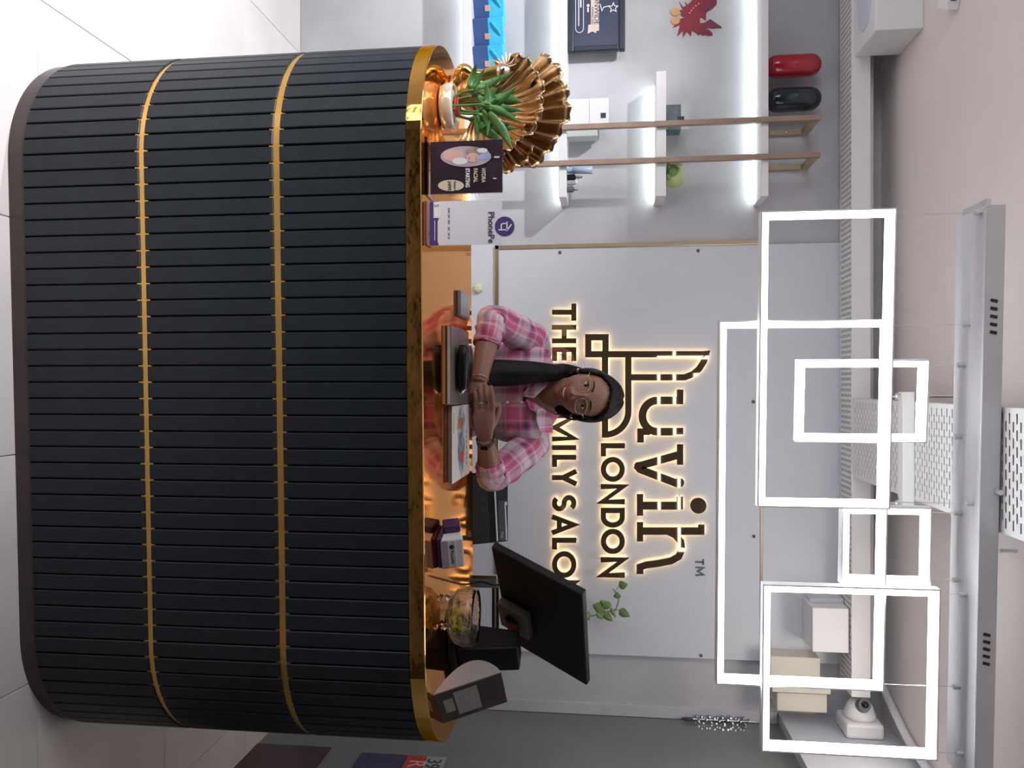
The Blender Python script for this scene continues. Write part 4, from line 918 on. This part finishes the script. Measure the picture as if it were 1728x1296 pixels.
# ---- things behind the counter
dk = thing('staff_desk', 'low work desk hidden behind the right half of the counter', 'desk', (.62, 2.74, 0))
deskm = mat('desk_white', (.50, .50, .50), .5, noise=.03)
G().box((.22, 2.545, .72), (1.05, 2.93, .75)).build('desktop', deskm, dk, bevel=.003)
for x_ in (.24, 1.0): G().box((x_, 2.57, 0), (x_+.03, 2.91, .7195)).build('side_panel', deskm, dk)
TLT = math.radians(33); tbx0, tbx1 = .315, P(855, 911, 2.85).x
mt = Matrix.Translation((0, 2.60, .80)) @ Matrix.Rotation(-TLT, 4, 'X'); hgt = .405
dt = thing('display_screen', 'glossy black screen tilted back behind the counter right of the woman', 'screen', ((tbx0+tbx1)/2, 2.66, .7505))
G().box((tbx0, 0, .0), (tbx1, .014, hgt), mt).build('glass_panel', mat('screen_glass', (.006, .007, .008), .012, noise=.05, spec=.5), dt, bevel=.005)
G().box((tbx0+.03, .0145, .05), (tbx1-.03, .028, hgt-.06), mt).build('rear_case', blackp, dt, bevel=.004)
G().box((tbx0+.04, 2.63, .7508), (tbx1-.04, 2.90, .762)).build('stand_foot', blackp, dt, bevel=.003)
G().box(((tbx0+tbx1)/2-.03, 2.74, .763), ((tbx0+tbx1)/2+.03, 2.77, .945)).build('stand_neck', blackp, dt)
Rt = mt.to_3x3()
text('lettering', 'nu', mat('pale_grey_ink', (.45, .45, .45), .5, noise=.02), dt, mt @ Vector((tbx1-.038, -.0006, hgt-.030)), Rt @ X1, Rt @ Z1, .022)
rk = thing('wire_rack', 'dark metal desk rack behind the monitor', 'rack', (.72, 2.72, .7505))
rx0, rx1 = P(815, 977, 2.74).x, P(815, 1090, 2.74).x; rz = P(838, 1000, 2.74).z
G().box((rx0, 2.735, .7505), (rx0+.030, 2.765, rz)).build('post', greyp, rk, bevel=.002); G().box((rx0-.012, 2.74, .7505), (rx0-.001, 2.76, rz)).build('post', silver, rk)
G().box((rx1, 2.735, .7505), (rx1+.03, 2.765, rz)).build('post', greyp, rk, bevel=.002)
zb1 = P(833, 1000, 2.74).z; G().box((rx0+.031, 2.74, zb1-.006), (rx1-.001, 2.76, zb1+.002)).build('rail', blackp, rk); 
zb1 = P(842, 1020, 2.74).z; G().box((rx0+.031, 2.74, zb1-.010), (rx1-.001, 2.76, zb1-.002)).build('rail', blackp, rk)
G().tube(bez([(rx0+.01, 2.72, P(800, 1000, 2.72).z), (rx0+.0, 2.70, P(815, 990, 2.72).z), (rx0+.0, 2.66, P(838, 978, 2.66).z), (.62, 2.5, 1.2)], 5), .003, 6).build('cable', blackp, rk, smooth=True)
# ---- pothos sprig on the wall behind the monitor
YPO = 3.60
def po_(cx, cy, dy=0): return P(960+cx/11.78, 960+cy/11.78, YPO+dy)
vz = po_(150, 900)
pp = thing('pothos_vine', 'small trailing pothos sprig with variegated leaves beside the monitor', 'plant', (vz.x, YPO, vz.z-.14))
G().lathe([(.028, 0), (.034, .03), (.036, .10), (.030, .12), (.026, .118)], (vz.x-.0, YPO+.025, vz.z-.14), 20).build('wall_pot', greyp, pp, smooth=True)
G().box((vz.x-.02, YPO+.055, vz.z-.10), (vz.x+.02, YP-.0005, vz.z-.06)).build('wall_bracket', greyp, pp)
vm = mat('vine_stem', (.10, .11, .06), .5, noise=.2); pl1 = mat('pothos_leaf', (.10, .19, .06), .4, col2=(.20, .30, .11), nscale=40)
G().tube(bez([(vz.x, YPO+.02, vz.z-.05), po_(300, 930), po_(480, 930), po_(680, 860), po_(900, 820), po_(960, 720), po_(985, 590), po_(920, 470), po_(880, 390)], 5), .0022, 6).build('stem', vm, pp, smooth=True)
def heart(bx_, by_, tx, ty, w):
    b, t = po_(bx_, by_, -.006), po_(tx, ty, -.02); d = t-b; sd = d.cross(Y1).normalized()
    def fn(a, s):
        q_ = (s-.5)*2; ww = w*(math.sin(PI*a**.62))**.8 if 0 < a < 1 else 0
        return b+d*a+sd*ww*q_+Vector((0, .004*abs(q_)-.006*math.sin(PI*a), 0))
    G().grid(fn, 10, 6).build('leaf', pl1, pp, smooth=True, solid=.0008, fixn=False)
for hv in ((990, 330, 1170, 310, .0200), (960, 590, 960, 455, .0165), (1000, 820, 1215, 950, .0200), (830, 770, 620, 630, .020), (700, 870, 870, 1045, .018), (740, 800, 470, 720, .030), (650, 880, 560, 970, .022), (830, 780, 940, 970, .010), (430, 930, 290, 950, .020), (280, 700, 345, 790, .014)): heart(*hv)
for a_, b_ in (((920, 450), (990, 340)), ((910, 825), (1000, 815)), ((840, 790), (830, 770)), ((690, 860), (700, 870))): G().tube([po_(*a_), po_(*b_, -.004)], .0013, 5).build('leaf_stalk', vm, pp, smooth=True)
# ================================================================ THE WOMAN BEHIND THE COUNTER
skin = mat('skin', (.31, .158, .118), .44, noise=.06, nscale=20, bump=.02, bscale=300)
hairm = mat('black_hair', (.008, .006, .007), .55, noise=.3, nscale=60, bump=.15, bscale=120, spec=.3)
HC = Vector((.036, 2.565, 1.424)); ROLL = math.radians(8.5)
HR = Matrix.Rotation(ROLL, 3, 'Y') @ Matrix.Rotation(math.radians(2), 3, 'X')
def hw_(p): return HC+HR @ Vector(p)
def gs(d, s): return math.exp(-(d/s)**2)
def headp(th, ph, feat=True, grow=0.):
    x, y, z = math.sin(th)*math.cos(ph), math.sin(th)*math.sin(ph), math.cos(th)
    a, b, c = .0715, .094, .108
    X, Y, Z = a*x, b*y, c*z
    if z < .15:
        t = (.15-z)/1.15; X *= 1-.40*t**2.0
        if y < 0: Y *= 1-.20*t**2
        else: Y *= 1-.55*t**1.2
    if y < 0: Y = -b*(abs(Y)/b)**.86 * (.96 if z > 0 else .96)
    if feat and y < 0:
        d = 0
        d += .029*gs(X, .0085+.005*min(1, max(0, -Z/.04)))*gs(Z+.037, .015) + .012*gs(X, .007)*gs(Z+.018, .018) + .004*gs(X, .007)*gs(Z-.002, .015)
        d += .011*(gs(X-.014, .007)+gs(X+.014, .007))*gs(Z+.042, .008)
        d -= .0105*(gs(X-.032, .017)+gs(X+.032, .017))*gs(Z-.001, .012)
        d += .0035*(gs(X-.033, .02)+gs(X+.033, .02))*gs(Z-.022, .008)
        d += .006*(gs(X-.036, .017)+gs(X+.036, .017))*gs(Z+.034, .016)
        d += .004*gs(X, .024)*gs(Z+.066, .014) + .006*gs(X, .016)*gs(Z+.098, .014) - .0045*gs(X, .02)*gs(Z+.083, .006)
        d -= .0045*gs(X, .025)*gs(Z+.0655, .0045)
        d -= .003*(gs(X-.027, .006)+gs(X+.027, .006))*gs(Z+.058, .014)
        Y -= d
    v = Vector((X, Y, Z))
    return v*(1+grow)
HGRID = [headp(math.radians(t), math.radians(p)) for t in range(20, 176, 2) for p in range(190, 351, 2)]
def fy(x, z):
    """front surface depth of the face at (x,z)"""
    q = sorted(HGRID, key=lambda v: (v.x-x)**2+(v.z-z)**2)[:3]
    return min(v.y for v in q)
NU, NV = 120, 90
head = [[hw_(headp(PI*(j+.5)/NV, 2*PI*k/NU)) for k in range(NU)] for j in range(NV)]
woman = thing('person', 'woman in pink plaid shirt and glasses behind the counter with clasped hands', 'person', (.03, 2.70, 0))
bg = G(); bg.loft(head, True)
bg.tube([hw_((0, .022, -.03)), hw_((0, .028, -.09)), Vector((.032, 2.625, 1.30)), Vector((.030, 2.65, 1.24))], [.048, .047, .052, .075], 24)
def ell(cx, cy, z, hwid, hd, n=40, pw=.85):
    return [Vector((cx+hwid*math.copysign(abs(math.cos(t))**pw, math.cos(t)), cy+hd*math.copysign(abs(math.sin(t))**pw, math.sin(t)), z)) for t in [2*PI*k/n for k in range(n)]]
TOR = [(.88, .028, 2.72, .150, .110), (.98, .028, 2.715, .135, .098), (1.08, .028, 2.70, .138, .100), (1.17, .028, 2.675, .155, .110), (1.235, .028, 2.66, .172, .098), (1.275, .029, 2.655, .168, .080), (1.305, .030, 2.652, .130, .062), (1.325, .031, 2.65, .085, .052)]
bg.loft([ell(cx, cy, z, a*.90, b*.90) for z, cx, cy, a, b in TOR])
# arms: shoulder, elbow, wrist (her right arm is on the picture's left)
SL, EL, WL = Vector((-.135, 2.655, 1.262)), Vector((-.192, 2.515, 1.118)), Vector((-.005, 2.412, 1.099))
SR, ER, WR = Vector((.195, 2.655, 1.255)), Vector((.282, 2.515, 1.118)), Vector((.172, 2.412, 1.118))
for s_, e_, w_ in ((SL, EL, WL), (SR, ER, WR)):
    bg.tube(bez([s_+Vector((0, 0, -.020)), (s_+e_)/2+Vector(((e_-s_).x*.1, .01, .01)), e_], 5), lerp_list([.030, .038, .037], 5), 18)
    bg.sph(e_, .038, 18, 12)
    bg.tube(bez([e_, (e_*.6+w_*.4)+Vector((0, -.004, .002)), w_], 5), lerp_list([.037, .036, .0235], 5), 18, flat=.95)
# her left hand (picture right): back of the hand to the viewer, fingers closing over the other hand
bg.tube([WR, Vector((.140, 2.392, 1.118)), Vector((.105, 2.380, 1.120)), Vector((.082, 2.380, 1.121))], [.0225, .030, .036, .033], 18, flat=.48, ref=(0, 0, 1))
for k, (zk, ln_) in enumerate(((1.1475, .92), (1.1305, 1.0), (1.1130, .95), (1.0965, .78))):
    r = (.0083, .0085, .0081, .0070)[k]
    bg.tube(bez([(.100, 2.384, 1.121+(zk-1.121)*.7), (.074, 2.374, zk), (.074-.034*ln_, 2.366, zk-.001), (.074-.058*ln_, 2.372, zk-.004), (.074-.072*ln_, 2.388, zk-.007)], 4), lerp_list([r*1.15, r*1.1, r, r*.95, r*.8], 4), 12)
bg.tube(bez([(.135, 2.400, 1.138), (.108, 2.408, 1.152), (.080, 2.412, 1.160), (.058, 2.410, 1.158)], 4), lerp_list([.012, .0105, .0095, .0075], 4), 12)
# her right hand (picture left) below and behind
bg.tube([WL, Vector((.028, 2.402, 1.096)), Vector((.058, 2.408, 1.099)), Vector((.080, 2.416, 1.099))], [.0225, .028, .032, .028], 18, flat=.5, ref=(0, 0, 1))
for k, (zk, ln_, dy_) in enumerate(((1.119, .9, .012), (1.1035, 1., .008), (1.0875, .95, -.004), (1.0725, .85, -.012))):
    r = (.0078, .008, .0078, .0068)[k]
    bg.tube(bez([(.066, 2.412, zk), (.092, 2.410+dy_, zk-.001), (.092+.034*ln_, 2.404+dy_, zk-.002), (.092+.054*ln_, 2.398+dy_, zk-.003)], 4), lerp_list([r*1.1, r*1.05, r, r*.8], 4), 12)
bg.tube(bez([(.018, 2.394, 1.112), (.040, 2.382, 1.130), (.056, 2.384, 1.146), (.068, 2.396, 1.156)], 4), lerp_list([.011, .0105, .0095, .0075], 4), 12)
# legs and feet (behind the counter)
for x_ in (-.055, .11):
    bg.tube([(x_, 2.725, .92), (x_, 2.72, .70), (x_, 2.715, .48), (x_, 2.73, .30), (x_, 2.74, .09)], [.085, .075, .052, .050, .034], 20)
    bg.tube([(x_, 2.77, .040), (x_, 2.72, .045), (x_, 2.60, .030)], [.032, .038, .026], 14, flat=.9)
body = bg.build('body', skin, woman, smooth=True)
md = body.modifiers.new('r', 'REMESH'); md.mode = 'VOXEL'; md.voxel_size = .0030; md.use_smooth_shade = True
ms = body.modifiers.new('s', 'SMOOTH'); ms.factor = .5; ms.iterations = 2
nm_ = bpy.data.meshes.new_from_object(body.evaluated_get(bpy.context.evaluated_depsgraph_get()))
body.modifiers.clear(); body.data = nm_
for p_ in nm_.polygons: p_.use_smooth = True
if not nm_.materials: nm_.materials.append(skin)
# ---- face parts
sclera = mat('eye_white', (.62, .58, .55), .25, noise=.02); iris = mat('dark_iris', (.02, .011, .008), .12, noise=.1)
lipm = mat('lip', (.30, .085, .080), .35, noise=.06); toothm = mat('teeth', (.66, .61, .56), .3, noise=.02); browm = mat('brow', (.014, .009, .008), .6, noise=.2)
for s_ in (-1, 1):
    ex = .0325*s_; ey = fy(ex, 0)+.0045
    e_ = G().sph(hw_((ex, ey, .0005)), (.0125, .0090, .0068), 18, 12, HR).build('eye', sclera, woman, smooth=True)
    G().sph(hw_((ex+.0005, ey-.0068, 0)), (.0052, .0028, .0055), 14, 8, HR).build('iris', iris, e_, smooth=True)
    lid = [hw_((ex+.0138*math.cos(a), ey-.0065-.002*math.sin(a), .0008+.0075*math.sin(a))) for a in [PI*k/8 for k in range(9)]]
    G().tube(lid, [.0006, .0012, .0016, .0018, .0018, .0018, .0016, .0012, .0006], 6).build('eyelid', browm, woman, smooth=True)
    bp_ = []
    for k in range(7):
        t = k/6; bx_ = s_*(.0145+.036*t); bz = .0205+.0065*math.sin(PI*(.15+.65*t)); bp_.append(hw_((bx_, fy(bx_, bz)-.0006, bz)))
    G().tube(bp_, [.0024, .0030, .0030, .0027, .0023, .0016, .0008], 8, flat=.5).build('eyebrow', browm, woman, smooth=True)
def lipcurve(zc, amp, hw2, off, n=11):
    out = []
    for k in range(n):
        t = -1+2*k/(n-1); x_ = hw2*t; z_ = zc+amp*(t*t); out.append(hw_((x_, fy(x_, z_)-off, z_)))
    return out
G().tube(lipcurve(-.0590, .0070, .0290, .0006), [.0012, .0026, .0034, .0038, .0042, .0038, .0042, .0038, .0034, .0026, .0012], 8).build('upper_lip', lipm, woman, smooth=True)
G().tube(lipcurve(-.0745, .0205, .0285, .0010), [.0012, .0028, .0040, .0047, .0050, .0052, .0050, .0047, .0040, .0028, .0012], 8).build('lower_lip', lipm, woman, smooth=True)
tg = G(); tcv = []
def tf(t, s): 
    x_ = -.0235+.047*t; q_ = (x_/.0285)**2; zt_ = -.0600+.0070*q_; zb_ = -.0695+.0155*q_
    z_ = zb_+(zt_-zb_)*s; return hw_((x_, fy(x_, -.066)-.0022, z_))
tg.grid(tf, 16, 3); tg.build('teeth', toothm, woman, smooth=True, solid=.002, fixn=False)
# ears with ear studs
for s_ in (-1, 1):
    c_ = (s_*.0725, .012, -.012)
    G().sph(hw_(c_), (.009, .020, .030), 16, 10, HR @ Matrix.Rotation(-.25*s_, 3, 'Z')).build('ear', skin, woman, smooth=True)
    G().sph(hw_((s_*.0775, .0, -.036)), .0052, 12, 8).build('earring', mat('pearl_stud', (.75, .70, .66), .15, .6, noise=.02), woman, smooth=True)
    if s_ > 0: G().sph(hw_((.0795, .004, -.022)), .0032, 10, 6).build('earring', silver, woman, smooth=True)
# glasses
rimm = mat('spectacle_rim', (.52, .42, .38), .25, .8, noise=.04)
lensm = mat('lens_glass', (1, 1, 1), .01, trans=1., ior=1.02, noise=.001)
gl = None; gy = min(fy(.032, .004), fy(.032, -.014))-.012
for s_ in (-1, 1):
    cx_ = .0345*s_; pts = []
    for k in range(28):
        a = 2*PI*k/28; px_ = .0245*math.copysign(abs(math.cos(a))**.72, math.cos(a)); pz_ = .0185*math.copysign(abs(math.sin(a))**.72, math.sin(a))
        pts.append(hw_((cx_+px_, gy+.008*((cx_+px_)/.06)**2, -.004+pz_)))
    r_ = G().tube(pts, .00125, 6, closed=True).build('glasses_rim', rimm, woman, smooth=True)
    lg_ = G(); lg_.add(pts+[sum(pts, Vector())/28], [(k, (k+1) % 28, 28) for k in range(28)]); lg_.build('lens', lensm, r_, solid=.0008, fixn=False)
    G().tube([hw_((s_*.0590, gy+.008, .004)), hw_((s_*.0680, gy+.020, .006)), hw_((s_*.0770, -.03, .004)), hw_((s_*.0775, .015, .0))], .0013, 6).build('temple_arm', rimm, woman, smooth=True)
    G().sph(hw_((s_*.0615, gy+.009, .004)), .0026, 8, 6).build('hinge_stud', silver, woman, smooth=True)
G().tube([hw_((-.010, gy, .002)), hw_((0, gy-.001, .0045)), hw_((.010, gy, .002))], .0013, 6).build('glasses_bridge', rimm, woman, smooth=True)
# ---- hair: cap with centre parting, fall of hair over her right shoulder
hg = G(); J, K = 60, 96; hv = {}; 
def keep(p):
    if p.y > .020: return p.z > -.085
    ax = abs(p.x); line_ = .072-.055*(ax/.072)**3
    if p.x < 0: line_ += .004
    if ax > .064: line_ = -.035 if p.y > -.03 else -.0
    return p.z > line_
vs, idx = [], {}
for j in range(J+1):
    for k in range(K):
        th, ph = PI*(j*.86+.3)/J, 2*PI*k/K
        p = headp(th, ph, False); n_ = Vector((p.x/.0715**2, p.y/.094**2, p.z/.108**2)).normalized()
        wav = .0016*math.sin(ph*26)+.001*math.sin(ph*41+j*.2)
        part = -.004*gs(p.x+.004, .004) if p.y < .05 and p.z > 0 else 0
        gr = .0135+(.012 if p.y > .0 else 0)*min(1, p.y/.05 if p.y > 0 else 0)+wav+part
        if not keep(p): gr = None
        idx[(j, k)] = (p, p+n_*gr if gr is not None else None)
for j in range(J+1):
    for k in range(K):
        if idx[(j, k)][1] is not None: hv[(j, k)] = len(hg.v); hg.v.append(hw_(idx[(j, k)][1]))
for j in range(J):
    for k in range(K):
        q_ = [(j, k), (j, (k+1) % K), (j+1, (k+1) % K), (j+1, k)]
        if all(t in hv for t in q_): hg.f.append(tuple(hv[t] for t in q_))
top_ = len(hg.v); hg.v.append(hw_((0, .004, .120)))
for k in range(K):
    if (0, k) in hv and (0, (k+1) % K) in hv: hg.f.append((hv[(0, (k+1) % K)], hv[(0, k)], top_))
hair = hg.build('hair', hairm, woman, smooth=True, solid=.011)
hair.modifiers['solid'].offset = -1
pony = bez([hw_((-.040, .070, .000)), hw_((-.060, .052, -.030)), P(952, 627, 2.60), P(935, 629, 2.545), P(900, 629, 2.515), P(865, 630, 2.50), P(838, 630, 2.488), P(816, 631, 2.47)], 7)
pr_ = lerp_list([.018, .024, .025, .027, .035, .041, .042, .040], 7); N_ = 30; rings = []
for i, p_ in enumerate(pony):
    t_ = (pony[min(i+1, len(pony)-1)]-pony[max(i-1, 0)]).normalized(); xx = Vector((1, 0, .02)); xx = (xx-t_*xx.dot(t_)).normalized(); yy = t_.cross(xx)
    rings.append([p_+xx*pr_[i]*(1+.05*math.sin(k*5.1))*math.cos(2*PI*k/N_)+yy*pr_[i]*.55*(1+.10*math.sin(k*7.3))*math.sin(2*PI*k/N_) for k in range(N_)])
tag(G().loft(rings).build('hair_fall', hairm, woman, smooth=True), 'long straight hair falling over the shoulder')
# hair at the far side (picture right) behind the ear
G().tube(bez([hw_((.060, .03, .01)), hw_((.072, .03, -.03)), hw_((.066, .05, -.07)), hw_((.045, .06, -.10))], 5), lerp_list([.022, .022, .020, .012], 5), 14, flat=.8).build('hair_side', hairm, woman, smooth=True)
for k in range(7):
    a_ = hw_((-.070, .02, -.02-.006*k)); G().tube(bez([a_, a_+Vector((-.03-.004*k, -.01, .004-.006*k)), a_+Vector((-.055, -.02, -.02-.008*k))], 4), .0004, 4).build('loose_hair', hairm, woman)
# ---- plaid shirt
def plaid(name):
    m = bpy.data.materials.new(name); m.use_nodes = True; nt = m.node_tree; b = nt.nodes['Principled BSDF']; b.inputs['Roughness'].default_value = .8
    uv = nt.nodes.new('ShaderNodeUVMap'); uv.uv_map = 'UVMap'; sep = nt.nodes.new('ShaderNodeSeparateXYZ'); nt.links.new(uv.outputs[0], sep.inputs[0])
    cols = []
    for ax in (0, 1):
        mu = nt.nodes.new('ShaderNodeMath'); mu.operation = 'MULTIPLY'; mu.inputs[1].default_value = 1/.118; nt.links.new(sep.outputs[ax], mu.inputs[0])
        fr_ = nt.nodes.new('ShaderNodeMath'); fr_.operation = 'FRACT'; nt.links.new(mu.outputs[0], fr_.inputs[0])
        r = nt.nodes.new('ShaderNodeValToRGB'); r.color_ramp.interpolation = 'CONSTANT'; e = r.color_ramp.elements
        stops = [(0, (.62, .13, .27)), (.24, (.70, .42, .52)), (.30, (.62, .13, .27)), (.36, (.10, .075, .16)), (.47, (.62, .13, .27)), (.53, (.66, .60, .68)), (.76, (.72, .30, .42)), (.82, (.66, .60, .68)), (.88, (.62, .13, .27))]
        e[0].position, e[0].color = stops[0][0], (*stops[0][1], 1); e[1].position, e[1].color = stops[-1][0], (*stops[-1][1], 1)
        for pos_, c_ in stops[1:-1]: q_ = e.new(pos_); q_.color = (*c_, 1)
        nt.links.new(fr_.outputs[0], r.inputs[0]); cols.append(r)
    mx = nt.nodes.new('ShaderNodeMix'); mx.data_type = 'RGBA'; mx.inputs[0].default_value = .5
    nt.links.new(cols[0].outputs[0], mx.inputs[6]); nt.links.new(cols[1].outputs[0], mx.inputs[7]); nt.links.new(mx.outputs[2], b.inputs['Base Color'])
    return m
pm = plaid('pink_plaid')
rows = [(.86,)+TOR[0][1:]]+[]
TS = [(.87, .028, 2.72, .165, .122), (.98, .028, 2.715, .152, .112), (1.08, .028, 2.70, .155, .115), (1.17, .028, 2.675, .168, .122), (1.215, .028, 2.665, .176, .114), (1.25, .029, 2.66, .178, .100), (1.278, .030, 2.655, .160, .084), (1.300, .031, 2.652, .126, .070), (1.318, .032, 2.648, .092, .064), (1.332, .033, 2.645, .070, .060)]
def lerpT(z):
    for a, b in zip(TS, TS[1:]):
        if a[0] <= z <= b[0]:
            t = (z-a[0])/(b[0]-a[0]); return [a[i]+(b[i]-a[i])*t for i in range(5)]
    return TS[-1]
NT, NR = 260, 150; tg = G(); vid = {}; zs_ = [TS[0][0]+(TS[-1][0]-TS[0][0])*(i/NR)**.9 for i in range(NR+1)]
VB = 1.222      # bottom of the open neckline
for i, z_ in enumerate(zs_):
    _, cx_, cy_, a_, b_ = lerpT(z_)
    for k in range(NT):
        t = 2*PI*k/NT; ct_, st_ = math.cos(t), math.sin(t)
        fold = .0022*math.sin(z_*95+ct_*6)+.0016*math.sin(t*9+z_*40)
        x_ = cx_+(a_+fold)*math.copysign(abs(ct_)**.85, ct_); y_ = cy_+(b_+fold)*math.copysign(abs(st_)**.85, st_)
        vid[(i, k)] = (Vector((x_, y_, z_)), ct_, st_)
def openv(v, st_):
    if st_ > -.1 or v.z < VB: return False
    return abs(v.x-.050+.12*(v.z-VB)) < .003+.56*(v.z-VB)
m_ = {}
for key, (v, c_, s_) in vid.items(): m_[key] = len(tg.v); tg.v.append(v)
for i in range(NR):
    for k in range(NT):
        q_ = [(i, k), (i, (k+1) % NT), (i+1, (k+1) % NT), (i+1, k)]
        if any(openv(vid[t][0], vid[t][2]) for t in q_): continue
        def uvq(key, kk):
            v = vid[key][0]; ang = 2*PI*kk/NT
            return (v.x+(.35 if vid[key][2] > 0 else 0)+.03, v.z)
        tg.uv[len(tg.f)] = tuple(uvq(t, t[1]) for t in q_); tg.f.append(tuple(m_[t] for t in q_))
tag(tg.build('shirt', pm, woman, smooth=True, solid=.003), 'pink, white and dusk blue plaid shirt')
def sleeve(pts, rad, seed):
    rnd_ = random.Random(seed); path = bez(pts, 8); rr_ = lerp_list(rad, 8); n = 36; acc = [0]
    for a, b in zip(path, path[1:]): acc.append(acc[-1]+(b-a).length)
    rings = []; up = Vector((0, -1, .3))
    for i, p_ in enumerate(path):
        t_ = (path[min(i+1, len(path)-1)]-path[max(i-1, 0)]).normalized(); xx = (up-t_*up.dot(t_)).normalized(); yy = t_.cross(xx)
        rings.append([p_+(xx*math.cos(2*PI*k/n)+yy*math.sin(2*PI*k/n))*(rr_[i]+.0028*math.sin(i*1.1+k*.35+seed)+.002*math.sin(k*1.05-i*.5)) for k in range(n)])
    g = G(); g.loft(rings, False, uv=lambda i, k: (.052*2*PI*k/n+.02, acc[i]*1.0+.03))
    return g.build('sleeve', pm, woman, smooth=True, solid=.003)
def cuffz(v): return Vector((v.x, v.y, v.z))
sleeve([SL+Vector((.055, .0, -.008)), SL+Vector((-.006, 0, -.012)), (SL+EL)/2+Vector((-.012, -.005, .0)), EL+Vector((-.016, .012, .012)), EL+Vector((.02, -.022, .004)), EL*.66+WL*.34+Vector((0, 0, .002))], [.040, .054, .055, .047, .045, .041], 1)
sleeve([SR+Vector((-.055, .0, -.008)), SR+Vector((.006, 0, -.012)), (SR+ER)/2+Vector((.012, -.005, .0)), ER+Vector((.016, .012, .012)), ER+Vector((-.010, -.018, .004)), ER*.80+WR*.20+Vector((0, 0, .002))], [.040, .054, .055, .047, .045, .041], 2)
cufm = mat('cuff_pink', (.66, .30, .42), .8, noise=.15, nscale=20)
for e_, w_, f_ in ((EL, WL, .34), (ER, WR, .20)):
    c_ = e_*(1-f_)+w_*f_; d_ = (w_-e_).normalized(); n1 = d_.orthogonal().normalized(); n2 = d_.cross(n1)
    G().tube([c_+(n1*math.cos(2*PI*k/24)+n2*math.sin(2*PI*k/24))*.0415+Vector((0, 0, .002)) for k in range(24)], .0045, 8, closed=True).build('cuff', cufm, woman, smooth=True)
# collar flaps and buttons
def flap(pts, nm='collar'):
    g = G(); pts = [Vector(p_) for p_ in pts]; n = len(pts)
    g.add(pts, [tuple(range(n))], [tuple((p_.x*1.2+.05, p_.z*1.1+p_.y*.5) for p_ in pts)]); return g.build(nm, pm, woman, solid=.004, fixn=False)
flap([P(938, 612, 2.60), P(915, 632, 2.555), P(893, 652, 2.545), P(880, 668, 2.545), P(900, 672, 2.54), P(922, 652, 2.545), P(940, 630, 2.575)])
flap([P(932, 716, 2.60), P(926, 698, 2.565), P(915, 688, 2.54), P(906, 689, 2.53), P(905, 708, 2.53), P(910, 727, 2.535), P(922, 730, 2.56), P(932, 730, 2.60)])
flap([P(932, 712, 2.61), P(918, 692, 2.552), P(898, 676, 2.545), P(888, 674, 2.545), P(893, 690, 2.540), P(908, 698, 2.538), P(926, 720, 2.60)])
for v_ in (880, 856): G().sph(P(v_, 679, 2.548), (.005, .002, .005), 10, 6).build('button', whitetx, woman, smooth=True)
# ---- watch, bracelet, rings
d_ = (WR-ER).normalized(); wc = WR-d_*.004; n1 = Vector((0, -1, 0)); n1 = (n1-d_*n1.dot(d_)).normalized(); n2 = d_.cross(n1)
lth = mat('dark_leather', (.025, .016, .012), .45, noise=.2)
G().loft([[wc+d_*o_+(n1*math.cos(2*PI*k/28)+n2*math.sin(2*PI*k/28))*r_ for k in range(28)] for o_, r_ in ((-.008, .0262), (.008, .0262), (.008, .0282), (-.008, .0282), (-.008, .0262))], False).build('watch_strap', lth, woman, smooth=False)
mw = Matrix((( d_.x, n2.x, n1.x, wc.x), (d_.y, n2.y, n1.y, wc.y), (d_.z, n2.z, n1.z, wc.z), (0, 0, 0, 1)))
wf = G().box((-.010, -.013, .0265), (.010, .013, .0325), mw).build('watch_case', mat('dark_steel', (.16, .13, .10), .25, .9, noise=.05), woman, bevel=.002)
G().box((-.007, -.010, .0326), (.007, .010, .0331), mw).build('watch_face', blackg, wf)
d_ = (WL-EL).normalized(); wc = WL-d_*.012; n1 = d_.orthogonal().normalized(); n2 = d_.cross(n1)
br = G(); ringp = [wc+(n1*math.cos(2*PI*k/26)+n2*math.sin(2*PI*k/26))*.0278 for k in range(26)]
br.tube(ringp, .0011, 6, closed=True)
for k in range(0, 26, 2): br.sph(ringp[k], .0023, 7, 5)
br.build('bracelet', mat('rose_silver', (.72, .60, .54), .2, 1., noise=.05), woman, smooth=True)
for (x_, y_, z_, r_) in ((.056, 2.3705, 1.1300, .0098), (.058, 2.3710, 1.1125, .0092)):
    rg = G().tube([(x_, y_+r_*math.cos(2*PI*k/18), z_+r_*math.sin(2*PI*k/18)) for k in range(18)], .0015, 6, closed=True).build('ring', silver, woman, smooth=True)
    G().sph((x_, y_-r_-.001, z_+.001), (.004, .0026, .004), 10, 6).build('stone', blackg if r_ > .0095 else pale_g, rg, smooth=True)
# ---- trousers and shoes
tr_ = G()
for x_ in (-.055, .11): tr_.tube([(x_*.6+.012, 2.722, .885), (x_, 2.72, .72), (x_, 2.715, .48), (x_, 2.73, .30), (x_, 2.74, .085)], [.098, .090, .066, .064, .058], 24)
tr_.build('trousers', mat('dark_denim', (.020, .024, .045), .8, noise=.2, nscale=60), woman, smooth=True)
for x_ in (-.055, .11): G().tube([(x_, 2.785, .045), (x_, 2.72, .048), (x_, 2.62, .042), (x_, 2.585, .036)], [.036, .044, .040, .024], 16, flat=.95).build('shoe', blackp, woman, smooth=True)
